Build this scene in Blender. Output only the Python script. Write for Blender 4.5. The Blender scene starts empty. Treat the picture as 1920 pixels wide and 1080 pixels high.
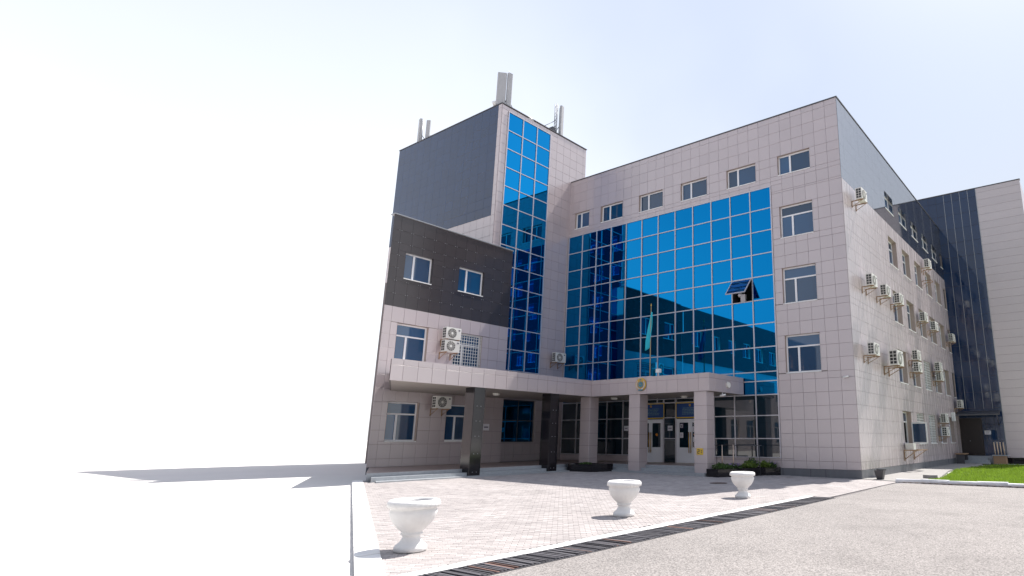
import bpy, math, random
from mathutils import Vector, Matrix, Euler
rnd = random.Random(7)
sc = bpy.context.scene
col = sc.collection
R = math.radians

# ------------------------------------------------------------------ camera
cam_d = bpy.data.cameras.new('camera'); cam = bpy.data.objects.new('camera', cam_d); col.objects.link(cam)
YAW, PITCH = -0.6070, 0.2298
cam.location = (8.444, -25.985, 1.648)
fwd = Vector((math.sin(YAW)*math.cos(PITCH), math.cos(YAW)*math.cos(PITCH), math.sin(PITCH)))
cam.rotation_euler = fwd.to_track_quat('-Z', 'Y').to_euler()
cam_d.sensor_width = 36; cam_d.lens = 36*1126.4/1920
cam_d.shift_x = (960-1262.1)/1920; cam_d.shift_y = (559.2-540)/1920
cam_d.clip_start = 0.05; cam_d.clip_end = 3000
sc.camera = cam

# ------------------------------------------------------------------ light
SUN = Vector((1.70, 10.79, 17.8)).normalized()
EL = math.asin(SUN.z); AZ = math.atan2(SUN.x, SUN.y)
w = bpy.data.worlds.new('World'); sc.world = w; w.use_nodes = True
CLOUD = (8.6, 8.53, 0.51)
nt = w.node_tree; nt.nodes.clear()
def wn(t, **k):
    n = nt.nodes.new(t)
    for a, b in k.items(): setattr(n, a, b)
    return n
sky = wn('ShaderNodeTexSky', sky_type='NISHITA', sun_disc=False, sun_elevation=EL, sun_rotation=AZ,
         air_density=1.0, dust_density=1.6, ozone_density=1.0, altitude=300)
tc = wn('ShaderNodeTexCoord'); mp = wn('ShaderNodeMapping')
mp.inputs['Location'].default_value = (0.35, 0.1, 0.0); mp.inputs['Scale'].default_value = (1.0, 1.0, 1.6)
nz = wn('ShaderNodeTexNoise'); nz.inputs['Scale'].default_value = 0.9; nz.inputs['Detail'].default_value = 5; nz.inputs['Roughness'].default_value = 0.45
rp = wn('ShaderNodeValToRGB'); rp.color_ramp.elements[0].position = 0.25; rp.color_ramp.elements[0].color = (0.74,)*3+(1,)
rp.color_ramp.elements[1].position = 0.75; rp.color_ramp.elements[1].color = (0.96,)*3+(1,)
mx = wn('ShaderNodeMixRGB'); mx.inputs[2].default_value = (3.9, 4.25, 4.75, 1)
bg = wn('ShaderNodeBackground'); bg.inputs['Strength'].default_value = 0.10
wo = wn('ShaderNodeOutputWorld')
L = nt.links.new
L(tc.outputs['Generated'], mp.inputs['Vector']); L(mp.outputs['Vector'], nz.inputs['Vector']); L(nz.outputs['Fac'], rp.inputs['Fac'])
sx = wn('ShaderNodeSeparateXYZ'); L(tc.outputs['Generated'], sx.inputs[0])          # haze thins towards the zenith
em_ = wn('ShaderNodeMapRange'); em_.inputs['From Min'].default_value = 0.25; em_.inputs['From Max'].default_value = 1.0; em_.inputs['To Min'].default_value = 1.0; em_.inputs['To Max'].default_value = 0.12
L(sx.outputs['Z'], em_.inputs['Value'])
ml = wn('ShaderNodeMath', operation='MULTIPLY'); L(rp.outputs['Color'], ml.inputs[0]); L(em_.outputs[0], ml.inputs[1])
n2 = wn('ShaderNodeTexNoise'); n2.inputs['Scale'].default_value = 0.75; n2.inputs['Detail'].default_value = 6; n2.inputs['Roughness'].default_value = 0.4
m2 = wn('ShaderNodeMapping'); m2.inputs['Location'].default_value = CLOUD; L(tc.outputs['Generated'], m2.inputs['Vector']); L(m2.outputs['Vector'], n2.inputs['Vector'])
r2 = wn('ShaderNodeMapRange'); r2.inputs['From Min'].default_value = 0.45; r2.inputs['From Max'].default_value = 0.62; L(n2.outputs['Fac'], r2.inputs['Value'])
cm = wn('ShaderNodeMixRGB'); cm.inputs[1].default_value = (3.95, 4.2, 4.65, 1); cm.inputs[2].default_value = (6.9, 6.95, 7.1, 1)
L(r2.outputs[0], cm.inputs['Fac']); L(cm.outputs[0], mx.inputs[2])
L(ml.outputs[0], mx.inputs['Fac']); L(sky.outputs['Color'], mx.inputs[1]); L(mx.outputs[0], bg.inputs['Color']); L(bg.outputs[0], wo.inputs['Surface'])
sd = bpy.data.lights.new('sun', 'SUN'); sd.energy = 4.2; sd.angle = R(0.53); sd.color = (1.0, 0.955, 0.90)
so = bpy.data.objects.new('sun', sd); col.objects.link(so); so.location = (10, 40, 60)
so.rotation_euler = (-SUN).to_track_quat('-Z', 'Y').to_euler()
vs = sc.view_settings
vs.view_transform = 'Standard'; vs.look = 'None'; vs.gamma = 1; vs.use_curve_mapping = False
vs.exposure = 0.97

# ------------------------------------------------------------------ materials
MATS = {}
def mat(name, color, rough=0.6, metal=0.0, spec=0.5, ior=1.5, vary=0.0, noise=0.0, nscale=8.0, bump=0.0, bscale=60.0, speck=None, streak=0.0, coat=0.0, transl=0.0, blotch=0.0):
    m = bpy.data.materials.new(name); m.use_nodes = True; MATS[name] = m
    t = m.node_tree; N = t.nodes; lk = t.links.new
    p = N['Principled BSDF']
    p.inputs['Roughness'].default_value = rough; p.inputs['Metallic'].default_value = metal
    p.inputs['Specular IOR Level'].default_value = spec; p.inputs['IOR'].default_value = ior
    p.inputs['Coat Weight'].default_value = coat
    c = tuple(color)+(1,)
    rgb = N.new('ShaderNodeRGB'); rgb.outputs[0].default_value = c; cur = rgb.outputs[0]
    tcn = N.new('ShaderNodeNewGeometry')
    def mult(cur, fac_out, lo, hi):
        mr = N.new('ShaderNodeMapRange'); mr.inputs['To Min'].default_value = lo; mr.inputs['To Max'].default_value = hi
        lk(fac_out, mr.inputs['Value'])
        mm = N.new('ShaderNodeVectorMath'); mm.operation = 'SCALE'; lk(cur, mm.inputs[0]); lk(mr.outputs[0], mm.inputs['Scale'])
        return mm.outputs[0]
    if vary:
        oi = N.new('ShaderNodeObjectInfo'); ad = N.new('ShaderNodeMath'); ad.operation = 'ADD'
        lk(oi.outputs['Random'], ad.inputs[0]); lk(tcn.outputs['Random Per Island'], ad.inputs[1])
        fr = N.new('ShaderNodeMath'); fr.operation = 'FRACT'; lk(ad.outputs[0], fr.inputs[0])
        cur = mult(cur, fr.outputs[0], 1-vary, 1+vary)
    if noise:
        nn = N.new('ShaderNodeTexNoise'); nn.inputs['Scale'].default_value = nscale; nn.inputs['Detail'].default_value = 5
        lk(tcn.outputs['Position'], nn.inputs['Vector'])
        cur = mult(cur, nn.outputs['Fac'], 1-noise*1.6, 1+noise*1.6)
    if streak:
        mpn = N.new('ShaderNodeMapping'); mpn.inputs['Scale'].default_value = (2.2, 2.2, 0.16)
        n2 = N.new('ShaderNodeTexNoise'); n2.inputs['Scale'].default_value = 1.6; n2.inputs['Detail'].default_value = 6
        lk(tcn.outputs['Position'], mpn.inputs['Vector']); lk(mpn.outputs[0], n2.inputs['Vector'])
        cur = mult(cur, n2.outputs['Fac'], 1-streak, 1+streak)
        if streak < 0.1: pass
        mr = N.new('ShaderNodeMapRange'); mr.inputs['From Min'].default_value = 0.3; mr.inputs['From Max'].default_value = 0.7
        mr.inputs['To Min'].default_value = max(0.02, rough-streak*.5); mr.inputs['To Max'].default_value = rough+streak*.7
        lk(n2.outputs['Fac'], mr.inputs['Value']); lk(mr.outputs[0], p.inputs['Roughness'])
    if speck:
        vo = N.new('ShaderNodeTexNoise'); vo.inputs['Scale'].default_value = speck[0]; vo.inputs['Detail'].default_value = 2
        lk(tcn.outputs['Position'], vo.inputs['Vector'])
        cr = N.new('ShaderNodeMapRange'); cr.inputs['From Min'].default_value = 0.35; cr.inputs['From Max'].default_value = 0.65
        lk(vo.outputs['Fac'], cr.inputs['Value'])
        cur = mult(cur, cr.outputs[0], 1-speck[1], 1+speck[1])
    if blotch:
        nb = N.new('ShaderNodeTexNoise'); nb.inputs['Scale'].default_value = 0.9; nb.inputs['Detail'].default_value = 9; nb.inputs['Roughness'].default_value = 0.62
        lk(tcn.outputs['Position'], nb.inputs['Vector'])
        cb = N.new('ShaderNodeMapRange'); cb.inputs['From Min'].default_value = 0.36; cb.inputs['From Max'].default_value = 0.50; lk(nb.outputs['Fac'], cb.inputs['Value'])
        cur = mult(cur, cb.outputs[0], 1-blotch, 1.0)
    lk(cur, p.inputs['Base Color'])
    if transl:
        tr = N.new('ShaderNodeBsdfTranslucent'); ms = N.new('ShaderNodeMixShader'); ms.inputs[0].default_value = transl
        lk(cur, tr.inputs['Color']); lk(p.outputs[0], ms.inputs[1]); lk(tr.outputs[0], ms.inputs[2]); lk(ms.outputs[0], N['Material Output'].inputs['Surface'])
    if bump:
        bn = N.new('ShaderNodeTexNoise'); bn.inputs['Scale'].default_value = bscale; bn.inputs['Detail'].default_value = 4
        lk(tcn.outputs['Position'], bn.inputs['Vector'])
        bu = N.new('ShaderNodeBump'); bu.inputs['Strength'].default_value = bump; bu.inputs['Distance'].default_value = 0.02
        lk(bn.outputs['Fac'], bu.inputs['Height']); lk(bu.outputs[0], p.inputs['Normal'])
    return m
mat('side_tile', (0.46, 0.40, 0.402), 0.25, vary=0.03, noise=0.02, nscale=0.6, ior=2.35, streak=0.09)
mat('beige_tile', (0.455, 0.388, 0.394), 0.27, vary=0.035, noise=0.02, nscale=0.6, ior=2.2)
mat('reveal', (0.40, 0.32, 0.28), 0.6, noise=0.06)
mat('joint', (0.14, 0.12, 0.12), 0.8)
mat('dark_granite', (0.030, 0.034, 0.048), 0.05, vary=0.06, ior=4.8, noise=0.05, nscale=2)
mat('brown_granite', (0.046, 0.040, 0.043), 0.16, vary=0.06, noise=0.05, nscale=3)
mat('black_granite', (0.012, 0.011, 0.014), 0.08, vary=0.1)
mat('navy_panel', (0.008, 0.026, 0.075), 0.05, ior=1.6, vary=0.08)
mat('grey_plinth', (0.13, 0.135, 0.15), 0.35, vary=0.08, streak=0.25)
mat('mirror_glass', (0.004, 0.205, 0.49), 0.012, metal=1.0, vary=0.05)
mat('tower_glass', (0.004, 0.22, 0.52), 0.012, metal=1.0, vary=0.05)
mat('dark_glass', (0.006, 0.020, 0.032), 0.02, ior=1.75)
mat('window_glass', (0.012, 0.055, 0.13), 0.02, ior=1.8, vary=0.4)
mat('mullion', (0.55, 0.53, 0.56), 0.35, metal=0.3)
mat('white_pvc', (0.78, 0.78, 0.80), 0.35)
mat('antenna_grey', (0.40, 0.40, 0.41), 0.5, noise=0.06)
mat('white_metal', (0.74, 0.74, 0.73), 0.4, noise=0.04)
mat('ac_white', (0.70, 0.69, 0.65), 0.45, noise=0.05, vary=0.06)
mat('black_plastic', (0.015, 0.015, 0.017), 0.5)
mat('bin_grey', (0.05, 0.05, 0.055), 0.45, noise=0.1)
mat('rust_steel', (0.30, 0.19, 0.11), 0.7, noise=0.2, nscale=20)
mat('dark_steel', (0.09, 0.09, 0.10), 0.5, metal=0.4, noise=0.1)
mat('grate_steel', (0.12, 0.115, 0.125), 0.55, metal=0.3, vary=0.3, noise=0.15, nscale=15)
mat('grate_rust', (0.20, 0.12, 0.10), 0.75, vary=0.2)
mat('grey_steel', (0.32, 0.33, 0.35), 0.45, metal=0.5)
mat('coping', (0.10, 0.10, 0.11), 0.4, metal=0.4)
mat('soffit', (0.34, 0.30, 0.27), 0.7, noise=0.05)
mat('roof_felt', (0.12, 0.12, 0.12), 0.9, noise=0.1)
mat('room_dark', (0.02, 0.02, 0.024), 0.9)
mat('paver', (0.36, 0.33, 0.322), 0.85, vary=0.15, noise=0.12, nscale=0.5, bump=0.3, bscale=90, blotch=0.10)
mat('paver_bed', (0.17, 0.155, 0.15), 0.95, noise=0.15)
mat('asphalt', (0.245, 0.226, 0.216), 0.92, noise=0.13, nscale=0.28, bump=0.9, bscale=45, speck=(46, 0.42), blotch=0.12)
mat('concrete', (0.62, 0.60, 0.575), 0.9, noise=0.05, nscale=0.4, bump=0.2)
mat('apron', (0.27, 0.26, 0.25), 0.9, noise=0.12, nscale=1.5, bump=0.3)
mat('white_paint', (0.80, 0.79, 0.77), 0.7, noise=0.06, nscale=6, bump=0.3, bscale=30)
mat('kerb_paint', (0.66, 0.66, 0.68), 0.8, noise=0.14, nscale=5, bump=0.5, bscale=25)
mat('urn_white', (0.74, 0.73, 0.715), 0.6, noise=0.06, nscale=6, bump=0.25, bscale=40)
mat('step_granite', (0.33, 0.35, 0.37), 0.5, noise=0.12, nscale=7, speck=(90, 0.15))
mat('porch_floor', (0.30, 0.23, 0.21), 0.45, noise=0.06)
mat('soil', (0.05, 0.035, 0.025), 0.95)
mat('turf', (0.10, 0.15, 0.03), 0.95, noise=0.2, nscale=3)
mat('grass_blade', (0.20, 0.31, 0.03), 0.7, transl=0.5, vary=0.35, noise=0.12, nscale=1.2)
mat('leaf', (0.075, 0.14, 0.035), 0.5, transl=0.3, vary=0.4)
mat('leaf_light', (0.16, 0.24, 0.04), 0.5, transl=0.3, vary=0.3)
mat('flower', (0.32, 0.22, 0.42), 0.6, vary=0.3)
mat('stem', (0.06, 0.07, 0.03), 0.8)
mat('gold', (0.62, 0.40, 0.10), 0.35, metal=0.7)
mat('yellow', (0.72, 0.48, 0.05), 0.5)
mat('orange', (0.75, 0.28, 0.03), 0.5)
mat('sign_blue', (0.012, 0.065, 0.24), 0.4)
mat('sign_text', (0.20, 0.33, 0.30), 0.6)
mat('emblem_blue', (0.05, 0.28, 0.42), 0.4)
mat('flag_cloth', (0.02, 0.46, 0.58), 0.7, noise=0.04)
mat('paper', (0.70, 0.68, 0.72), 0.7)
mat('print_dark', (0.06, 0.04, 0.09), 0.7)
mat('print_red', (0.5, 0.05, 0.05), 0.7)
mat('door_white', (0.80, 0.80, 0.83), 0.4)
mat('brass', (0.55, 0.33, 0.08), 0.35, metal=0.8)
mat('pole_wood', (0.42, 0.30, 0.15), 0.6)
mat('pale_wood', (0.60, 0.47, 0.34), 0.7, noise=0.08)
mat('post_metal', (0.66, 0.52, 0.42), 0.35, metal=0.6)
mat('lamp_shade', (0.75, 0.73, 0.68), 0.4)
mat('door_dark', (0.018, 0.012, 0.012), 0.35)
mat('lid', (0.10, 0.07, 0.06), 0.7)

# ------------------------------------------------------------------ helpers
WL = {}
class MB:
    def __init__(s): s.v = []; s.f = []; s.sm = []
    def face(s, pts, smooth=False):
        b = len(s.v); s.v += [tuple(p) for p in pts]; s.f.append(tuple(range(b, b+len(pts)))); s.sm.append(smooth)
    def box(s, x0, x1, y0, y1, z0, z1):
        if x0 > x1: x0, x1 = x1, x0
        if y0 > y1: y0, y1 = y1, y0
        if z0 > z1: z0, z1 = z1, z0
        b = len(s.v)
        s.v += [(x0,y0,z0),(x1,y0,z0),(x1,y1,z0),(x0,y1,z0),(x0,y0,z1),(x1,y0,z1),(x1,y1,z1),(x0,y1,z1)]
        for q in ((0,3,2,1),(4,5,6,7),(0,1,5,4),(1,2,6,5),(2,3,7,6),(3,0,4,7)):
            s.f.append(tuple(b+i for i in q)); s.sm.append(False)
        return s
    def bar(s, a, b, r, r2=None, n=8, smooth=True, cap=True):
        a = Vector(a); b = Vector(b); d = (b-a).normalized(); r2 = r if r2 is None else r2
        u = d.orthogonal().normalized(); w_ = d.cross(u); k = len(s.v)
        for (c, rr) in ((a, r), (b, r2)):
            for i in range(n):
                t = 2*math.pi*(i+0.5)/n
                s.v.append(tuple(c+(u*math.cos(t)+w_*math.sin(t))*rr))
        for i in range(n):
            j = (i+1) % n
            s.f.append((k+i, k+j, k+n+j, k+n+i)); s.sm.append(smooth)
        if cap:
            s.f.append(tuple(k+i for i in range(n))[::-1]); s.sm.append(False)
            s.f.append(tuple(k+n+i for i in range(n))); s.sm.append(False)
        return s
    def lathe(s, c, prof, n=28, flute=None, smooth=True):
        k = len(s.v); m = len(prof)
        for j, (r, z) in enumerate(prof):
            for i in range(n):
                t = 2*math.pi*i/n; rr = r
                if flute and flute[0] <= j <= flute[1]: rr = r*(1+flute[3]*math.cos(flute[2]*t))
                s.v.append((c[0]+rr*math.cos(t), c[1]+rr*math.sin(t), c[2]+z))
        for j in range(m-1):
            for i in range(n):
                q = (i+1) % n
                s.f.append((k+j*n+i, k+j*n+q, k+(j+1)*n+q, k+(j+1)*n+i)); s.sm.append(smooth)
        s.f.append(tuple(k+i for i in range(n))[::-1]); s.sm.append(False)
        s.f.append(tuple(k+(m-1)*n+i for i in range(n))); s.sm.append(False)
        return s
    def prism(s, poly, z0, z1):
        n = len(poly); b = len(s.v)
        a = sum(poly[i][0]*poly[(i+1)%n][1]-poly[(i+1)%n][0]*poly[i][1] for i in range(n))
        if a < 0: poly = poly[::-1]
        s.v += [(x, y, z0) for x, y in poly]+[(x, y, z1) for x, y in poly]
        for i in range(n):
            j = (i+1) % n; s.f.append((b+i, b+j, b+n+j, b+n+i)); s.sm.append(False)
        s.f.append(tuple(b+i for i in range(n))[::-1]); s.f.append(tuple(b+n+i for i in range(n))); s.sm += [False, False]
        return s
    def mesh(s, name, o=(0,0,0)):
        m = bpy.data.meshes.new(name)
        m.from_pydata([(x-o[0], y-o[1], z-o[2]) for x, y, z in s.v], [], s.f)
        if any(s.sm): m.polygons.foreach_set('use_smooth', s.sm)
        m.update(); return m
    def build(s, name, material, parent=None, loc=None):
        if loc is None:
            xs = [p[0] for p in s.v]; ys = [p[1] for p in s.v]; zs = [p[2] for p in s.v]
            loc = ((min(xs)+max(xs))/2, (min(ys)+max(ys))/2, min(zs))
        me = s.mesh(name, loc); me.materials.append(MATS[material])
        return put(name, me, parent, loc)
def put(name, data, parent=None, loc=(0,0,0), rot=None):
    o = bpy.data.objects.new(name, data); col.objects.link(o)
    loc = Vector(loc); WL[o.name] = loc
    if parent is not None:
        o.parent = parent; o.location = loc-WL[parent.name]
    else: o.location = loc
    if rot: o.rotation_euler = rot
    return o
def tag(o, label, cat, group=None):
    o['label'] = label; o['category'] = cat
    if group: o['group'] = group
    return o
def thing(name, loc, label, cat, group=None):
    return tag(put(name, None, None, loc), label, cat, group)
def struct(o): o['kind'] = 'structure'; return o
def stuff(o): o['kind'] = 'stuff'; return o
def clone(root, loc, label=None, group=None, rotz=0, scale=1.0):
    r = root.copy(); col.objects.link(r); r.location = loc; r.rotation_euler.z = rotz; r.scale = (scale,)*3
    WL[r.name] = Vector(loc)
    if label: r['label'] = label
    if group: r['group'] = group
    for c in list(root.children):
        k = c.copy(); col.objects.link(k); k.parent = r
        for g in list(c.children):
            d = g.copy(); col.objects.link(d); d.parent = k
    return r

def subtract(rc, holes):
    out = [rc]
    for h in holes:
        nx = []
        for (a0, a1, b0, b1) in out:
            x0, x1, z0, z1 = max(a0, h[0]), min(a1, h[1]), max(b0, h[2]), min(b1, h[3])
            if x0 >= x1-1e-6 or z0 >= z1-1e-6: nx.append((a0, a1, b0, b1)); continue
            if b0 < z0: nx.append((a0, a1, b0, z0))
            if z1 < b1: nx.append((a0, a1, z1, b1))
            if a0 < x0: nx.append((a0, x0, z0, z1))
            if x1 < a1: nx.append((x1, a1, z0, z1))
        out = nx
    return out
class Face:
    """a vertical wall plane: u runs along U, n outward"""
    def __init__(s, O, U, N): s.O = Vector(O); s.U = Vector(U); s.N = Vector(N); s.Z = Vector((0,0,1)); s.cache = {}
    def p(s, u, z, n=0.0): return s.O+s.U*u+s.Z*z+s.N*n
    def fbox(s, mb, u0, u1, z0, z1, n0, n1):
        a = s.p(u0, z0, n0); b = s.p(u1, z1, n1); mb.box(a.x, b.x, a.y, b.y, a.z, b.z)
    def wall(s, mb, rc, holes):                                    # backing with holes, real reveals
        for (a0, a1, b0, b1) in subtract(rc, holes):
            mb.face([s.p(a0, b0), s.p(a1, b0), s.p(a1, b1), s.p(a0, b1)])
    def reveals(s, mb, holes, depth, out=0.02):
        for (a0, a1, b0, b1) in holes:
            for (q0, q1) in (((a0,b0),(a1,b0)), ((a1,b0),(a1,b1)), ((a1,b1),(a0,b1)), ((a0,b1),(a0,b0))):
                mb.face([s.p(*q0, out-0.001), s.p(*q1, out-0.001), s.p(*q1, -depth), s.p(*q0, -depth)])
    def tiles(s, ul, zl, holes, material, parent, name='tile', gap=0.009, th=0.02, limit=10**9, key=None, clip=None):
        cells = []
        for i in range(len(ul)-1):
            for j in range(len(zl)-1):
                for rc in subtract((ul[i], ul[i+1], zl[j], zl[j+1]), holes):
                    if rc[1]-rc[0] > 0.05 and rc[3]-rc[2] > 0.04: cells.append(rc)
        if key: cells.sort(key=key)
        rest = MB()
        for k, (a0, a1, b0, b1) in enumerate(cells):
            a0 += gap/2; a1 -= gap/2; b0 += gap/2; b1 -= gap/2
            if k < limit:
                kk = (round(a1-a0, 3), round(b1-b0, 3), material)
                if kk not in s.cache:
                    m = MB(); W_, H_ = a1-a0, b1-b0; c = 0.004
                    def q(u, z, n): return s.U*u+s.Z*z+s.N*n
                    f = [q(c,c,th), q(W_-c,c,th), q(W_-c,H_-c,th), q(c,H_-c,th)]; e = [q(0,0,th-c), q(W_,0,th-c), q(W_,H_,th-c), q(0,H_,th-c)]; g = [q(0,0,0), q(W_,0,0), q(W_,H_,0), q(0,H_,0)]
                    m.v = [tuple(x) for x in f+e+g]
                    m.f = [(0,1,2,3)]+[(4+i, 4+(i+1)%4, (i+1)%4, i) for i in range(4)]+[(8+i, 8+(i+1)%4, 4+(i+1)%4, 4+i) for i in range(4)]
                    m.sm = [False]*len(m.f)
                    me = m.mesh(name); me.materials.append(MATS[material]); s.cache[kk] = me
                put(name, s.cache[kk], parent, s.p(a0, b0), (rnd.uniform(-.0016,.0016) if abs(s.U.x)>.5 else 0, rnd.uniform(-.0016,.0016) if abs(s.U.y)>.5 else 0, rnd.uniform(-.0016,.0016)))
            else: s.fbox(rest, a0, a1, b0, b1, 0, th+rnd.uniform(-.0015, .0015))
        if rest.v: stuff(rest.build(name+'_field', material, parent))
def seq(a, step, n): return [a+step*i for i in range(n+1)]

def window(face, rc, parent, kind='tall', depth=0.2, flip=False, grille=False, glass='window_glass', open_right=False, rmat='reveal'):
    u0, u1, z0, z1 = rc; fr = 0.065; n0, n1 = -depth, -depth+0.07
    m = MB()
    face.fbox(m, u0, u1, z0, z0+fr, n0, n1); face.fbox(m, u0, u1, z1-fr, z1, n0, n1)
    face.fbox(m, u0, u0+fr, z0+fr, z1-fr, n0, n1); face.fbox(m, u1-fr, u1, z0+fr, z1-fr, n0, n1)
    us = u0+(u1-u0)*(0.64 if flip else 0.36)
    panes = []
    if kind == 'tall':
        zt = z0+(z1-z0)*0.69
        face.fbox(m, u0+fr, u1-fr, zt-fr/2, zt+fr/2, n0, n1)
        face.fbox(m, us-fr*.7, us+fr*.7, z0+fr, zt-fr/2, n0, n1+0.004)
        panes = [(u0+fr, u1-fr, zt+fr/2, z1-fr), (u0+fr, us-fr*.7, z0+fr, zt-fr/2), (us+fr*.7, u1-fr, z0+fr, zt-fr/2)]
    else:
        face.fbox(m, us-fr*.7, us+fr*.7, z0+fr, z1-fr, n0, n1+0.004)
        panes = [(u0+fr, us-fr*.7, z0+fr, z1-fr), (us+fr*.7, u1-fr, z0+fr, z1-fr)]
    if open_right: panes.pop()
    wd = m.build('window', 'white_pvc', parent)
    for (a, b, c, d) in panes:
        g = MB(); face.fbox(g, a, b, c, d, n0+0.02, n0+0.035); g.build('pane', glass, wd)
    if rmat:
        rv = MB(); face.reveals(rv, [rc], depth); rv.build('reveal', rmat, wd)
    s_ = MB(); face.fbox(s_, u0+0.004, u1-0.004, z0-0.03, z0+0.012, n1, 0.045); s_.build('sill', 'white_metal', wd)
    if grille:
        g = MB(); nu = int((u1-u0)/0.15); nz_ = int((z1-z0)/0.15)
        for i in range(nu+1):
            u = u0+0.03+(u1-u0-0.06)*i/nu; face.fbox(g, u-.011, u+.011, z0+0.03, z1-0.01, -0.03, -0.015)
        for i in range(nz_+1):
            z = z0+0.03+(z1-z0-0.05)*i/nz_; face.fbox(g, u0+0.02, u1-0.02, z-.011, z+.011, -0.014, 0.0)
        g.build('grille', 'white_metal', wd)
    return wd
def gz(x): return 0.014*min(max(-x, 0.0), 18.0)

# ------------------------------------------------------------------ ground
m = MB(); XS = [-900, -60, -18, -9, 0, 1.0, 60, 900]; YS = [-900, -60, -30, 0, 60, 900]
for i in range(len(XS)-1):
    for j in range(len(YS)-1):
        m.face([(XS[i], YS[j], gz(XS[i])-0.06), (XS[i+1], YS[j], gz(XS[i+1])-0.06), (XS[i+1], YS[j+1], gz(XS[i+1])-0.06), (XS[i], YS[j+1], gz(XS[i])-0.06)])
struct(m.build('ground', 'concrete', None, (0,0,0)))
# road (asphalt)
EDGE = [(1.96,-60), (1.96,-9.5), (1.95,-7.5), (1.90,-6.2), (1.80,-4.6), (1.74,-3.4), (1.74,-2.2), (1.80,-1.4), (2.05,-1.12)]
m = MB()
RX = [q for q in EDGE]
for i in range(len(RX)-1):
    (xa, ya), (xb, yb) = RX[i], RX[i+1]
    m.face([(xa, ya, -0.012), (60, ya, -0.012), (60, yb, -0.012), (xb, yb, -0.012)])
struct(m.build('road', 'asphalt', None, (10,-20,-0.012)))
# plaza of pavers laid at 45 degrees
BX0, BY0, BX1, BY1 = -13.6, -14.0, 1.06, -21.65       # edge of the paved court
def in_plaza(x, y):
    if x > 1.02 and not (y > -8.6 and x < 1.70 and y < -0.35): return False
    if x > 1.02 and x > (1.66 if y > -6 else 1.78): return False
    if y > (0.0 if x < 0 else 1.2): return False
    t = (x-BX0)/(BX1-BX0); return y > BY0+t*(BY1-BY0)
m = MB()
for (xa, xb) in ((-13.6, -9), (-9, 0), (0, 1.06)):
    ya = BY0+(xa-BX0)/(BX1-BX0)*(BY1-BY0); yb = BY0+(xb-BX0)/(BX1-BX0)*(BY1-BY0)
    m.face([(xa, ya, gz(xa)-0.03), (xb, yb, gz(xb)-0.03), (xb, 1.3, gz(xb)-0.03), (xa, 1.3, gz(xa)-0.03)])
m.face([(1.06,-8.55,-0.03), (1.92,-8.55,-0.03), (1.74,-3,-0.03), (1.80,-1.2,-0.03), (1.06,1.3,-0.03)])
plaza = struct(m.build('plaza', 'paver_bed', None, (-8,-8,-0.03)))
PL, PWd = 0.205, 0.105
c45 = math.cos(R(45)); s45 = math.sin(R(45))
cells = []
for i in range(-150, 150):
    for j in range(-300, 300):
        e = i*PL+(PL/2 if j % 2 else 0); f = j*PWd
        x = -8+e*c45-f*s45; y = -10+e*s45+f*c45
        if x < -13.5 or x > 1.8 or y > 1.2 or y < -23: continue
        if x < -12.2 and y > -11.5 and y > -13: continue
        if in_plaza(x, y): cells.append((x, y))
camxy = Vector((8.44, -26))
cells.sort(key=lambda q: (q[0]-8.44)**2+(q[1]+26)**2)
hl, hw, ch = PL/2-0.002, PWd/2-0.0035, 0.006
def paver_geo(mb, x, y, z):
    k = len(mb.v)
    for (l_, w__, dz) in ((hl-ch, hw-ch, 0), (hl, hw, -ch), (hl, hw, -0.035)):
        for (a, b) in ((-1,-1),(1,-1),(1,1),(-1,1)):
            e, f = a*l_, b*w__; mb.v.append((x+e*c45-f*s45, y+e*s45+f*c45, z+dz))
    for q in [(0,1,2,3)]+[(4+i, 4+(i+1)%4, (i+1)%4, i) for i in range(4)]+[(8+i, 8+(i+1)%4, 4+(i+1)%4, 4+i) for i in range(4)]:
        mb.f.append(tuple(k+t for t in q)); mb.sm.append(False)
pm = MB(); paver_geo(pm, 0, 0, 0); pme = pm.mesh('paver'); pme.materials.append(MATS['paver'])
for (x, y) in cells[:300]:
    put('paver', pme, plaza, (x, y, gz(x)+rnd.uniform(-.002, .002)), (rnd.uniform(-.008,.008), rnd.uniform(-.008,.008), rnd.uniform(-.01,.01)))
pm = MB()
for (x, y) in cells[300:]: paver_geo(pm, x, y, gz(x)+rnd.uniform(-.003, .003))
stuff(pm.build('paver_field', 'paver', plaza, (-8,-8,0)))
bd = struct(MB().prism([(BX0, BY0-.2), (BX1-.02, BY1-.2), (BX1-.02, BY1+.14), (BX0, BY0+.14)], -.05, .0).build('court_edging', 'white_paint'))
nst = 20
for i in range(nst):
    t0, t1 = i/nst+.0003, (i+1)/nst-.0003
    xa, ya = BX0+(BX1-BX0)*t0, BY0+(BY1-BY0)*t0; xb, yb = BX0+(BX1-BX0)*t1, BY0+(BY1-BY0)*t1
    MB().prism([(xa, ya-.22), (xb, yb-.22), (xb, yb+.16), (xa, ya+.16)], -.05, gz((xa+xb)/2)+.02+rnd.uniform(-.003,.003)).build('edging_stone', 'white_paint', bd)
# white edging beside the drain
kerbstrip = struct(MB().box(1.065, 1.30, -23.6, -23.5, -0.05, 0.004).build('drain_edging', 'white_paint'))
y = -23.5
while y < -8.5:
    ln = 1.0
    MB().box(1.07+rnd.uniform(-.006,.006), 1.298, y+.004, min(y+ln-.004, -8.5), -0.05, 0.012+rnd.uniform(-.004,.004)).build('edging_stone', 'white_paint', kerbstrip); y += ln
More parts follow.
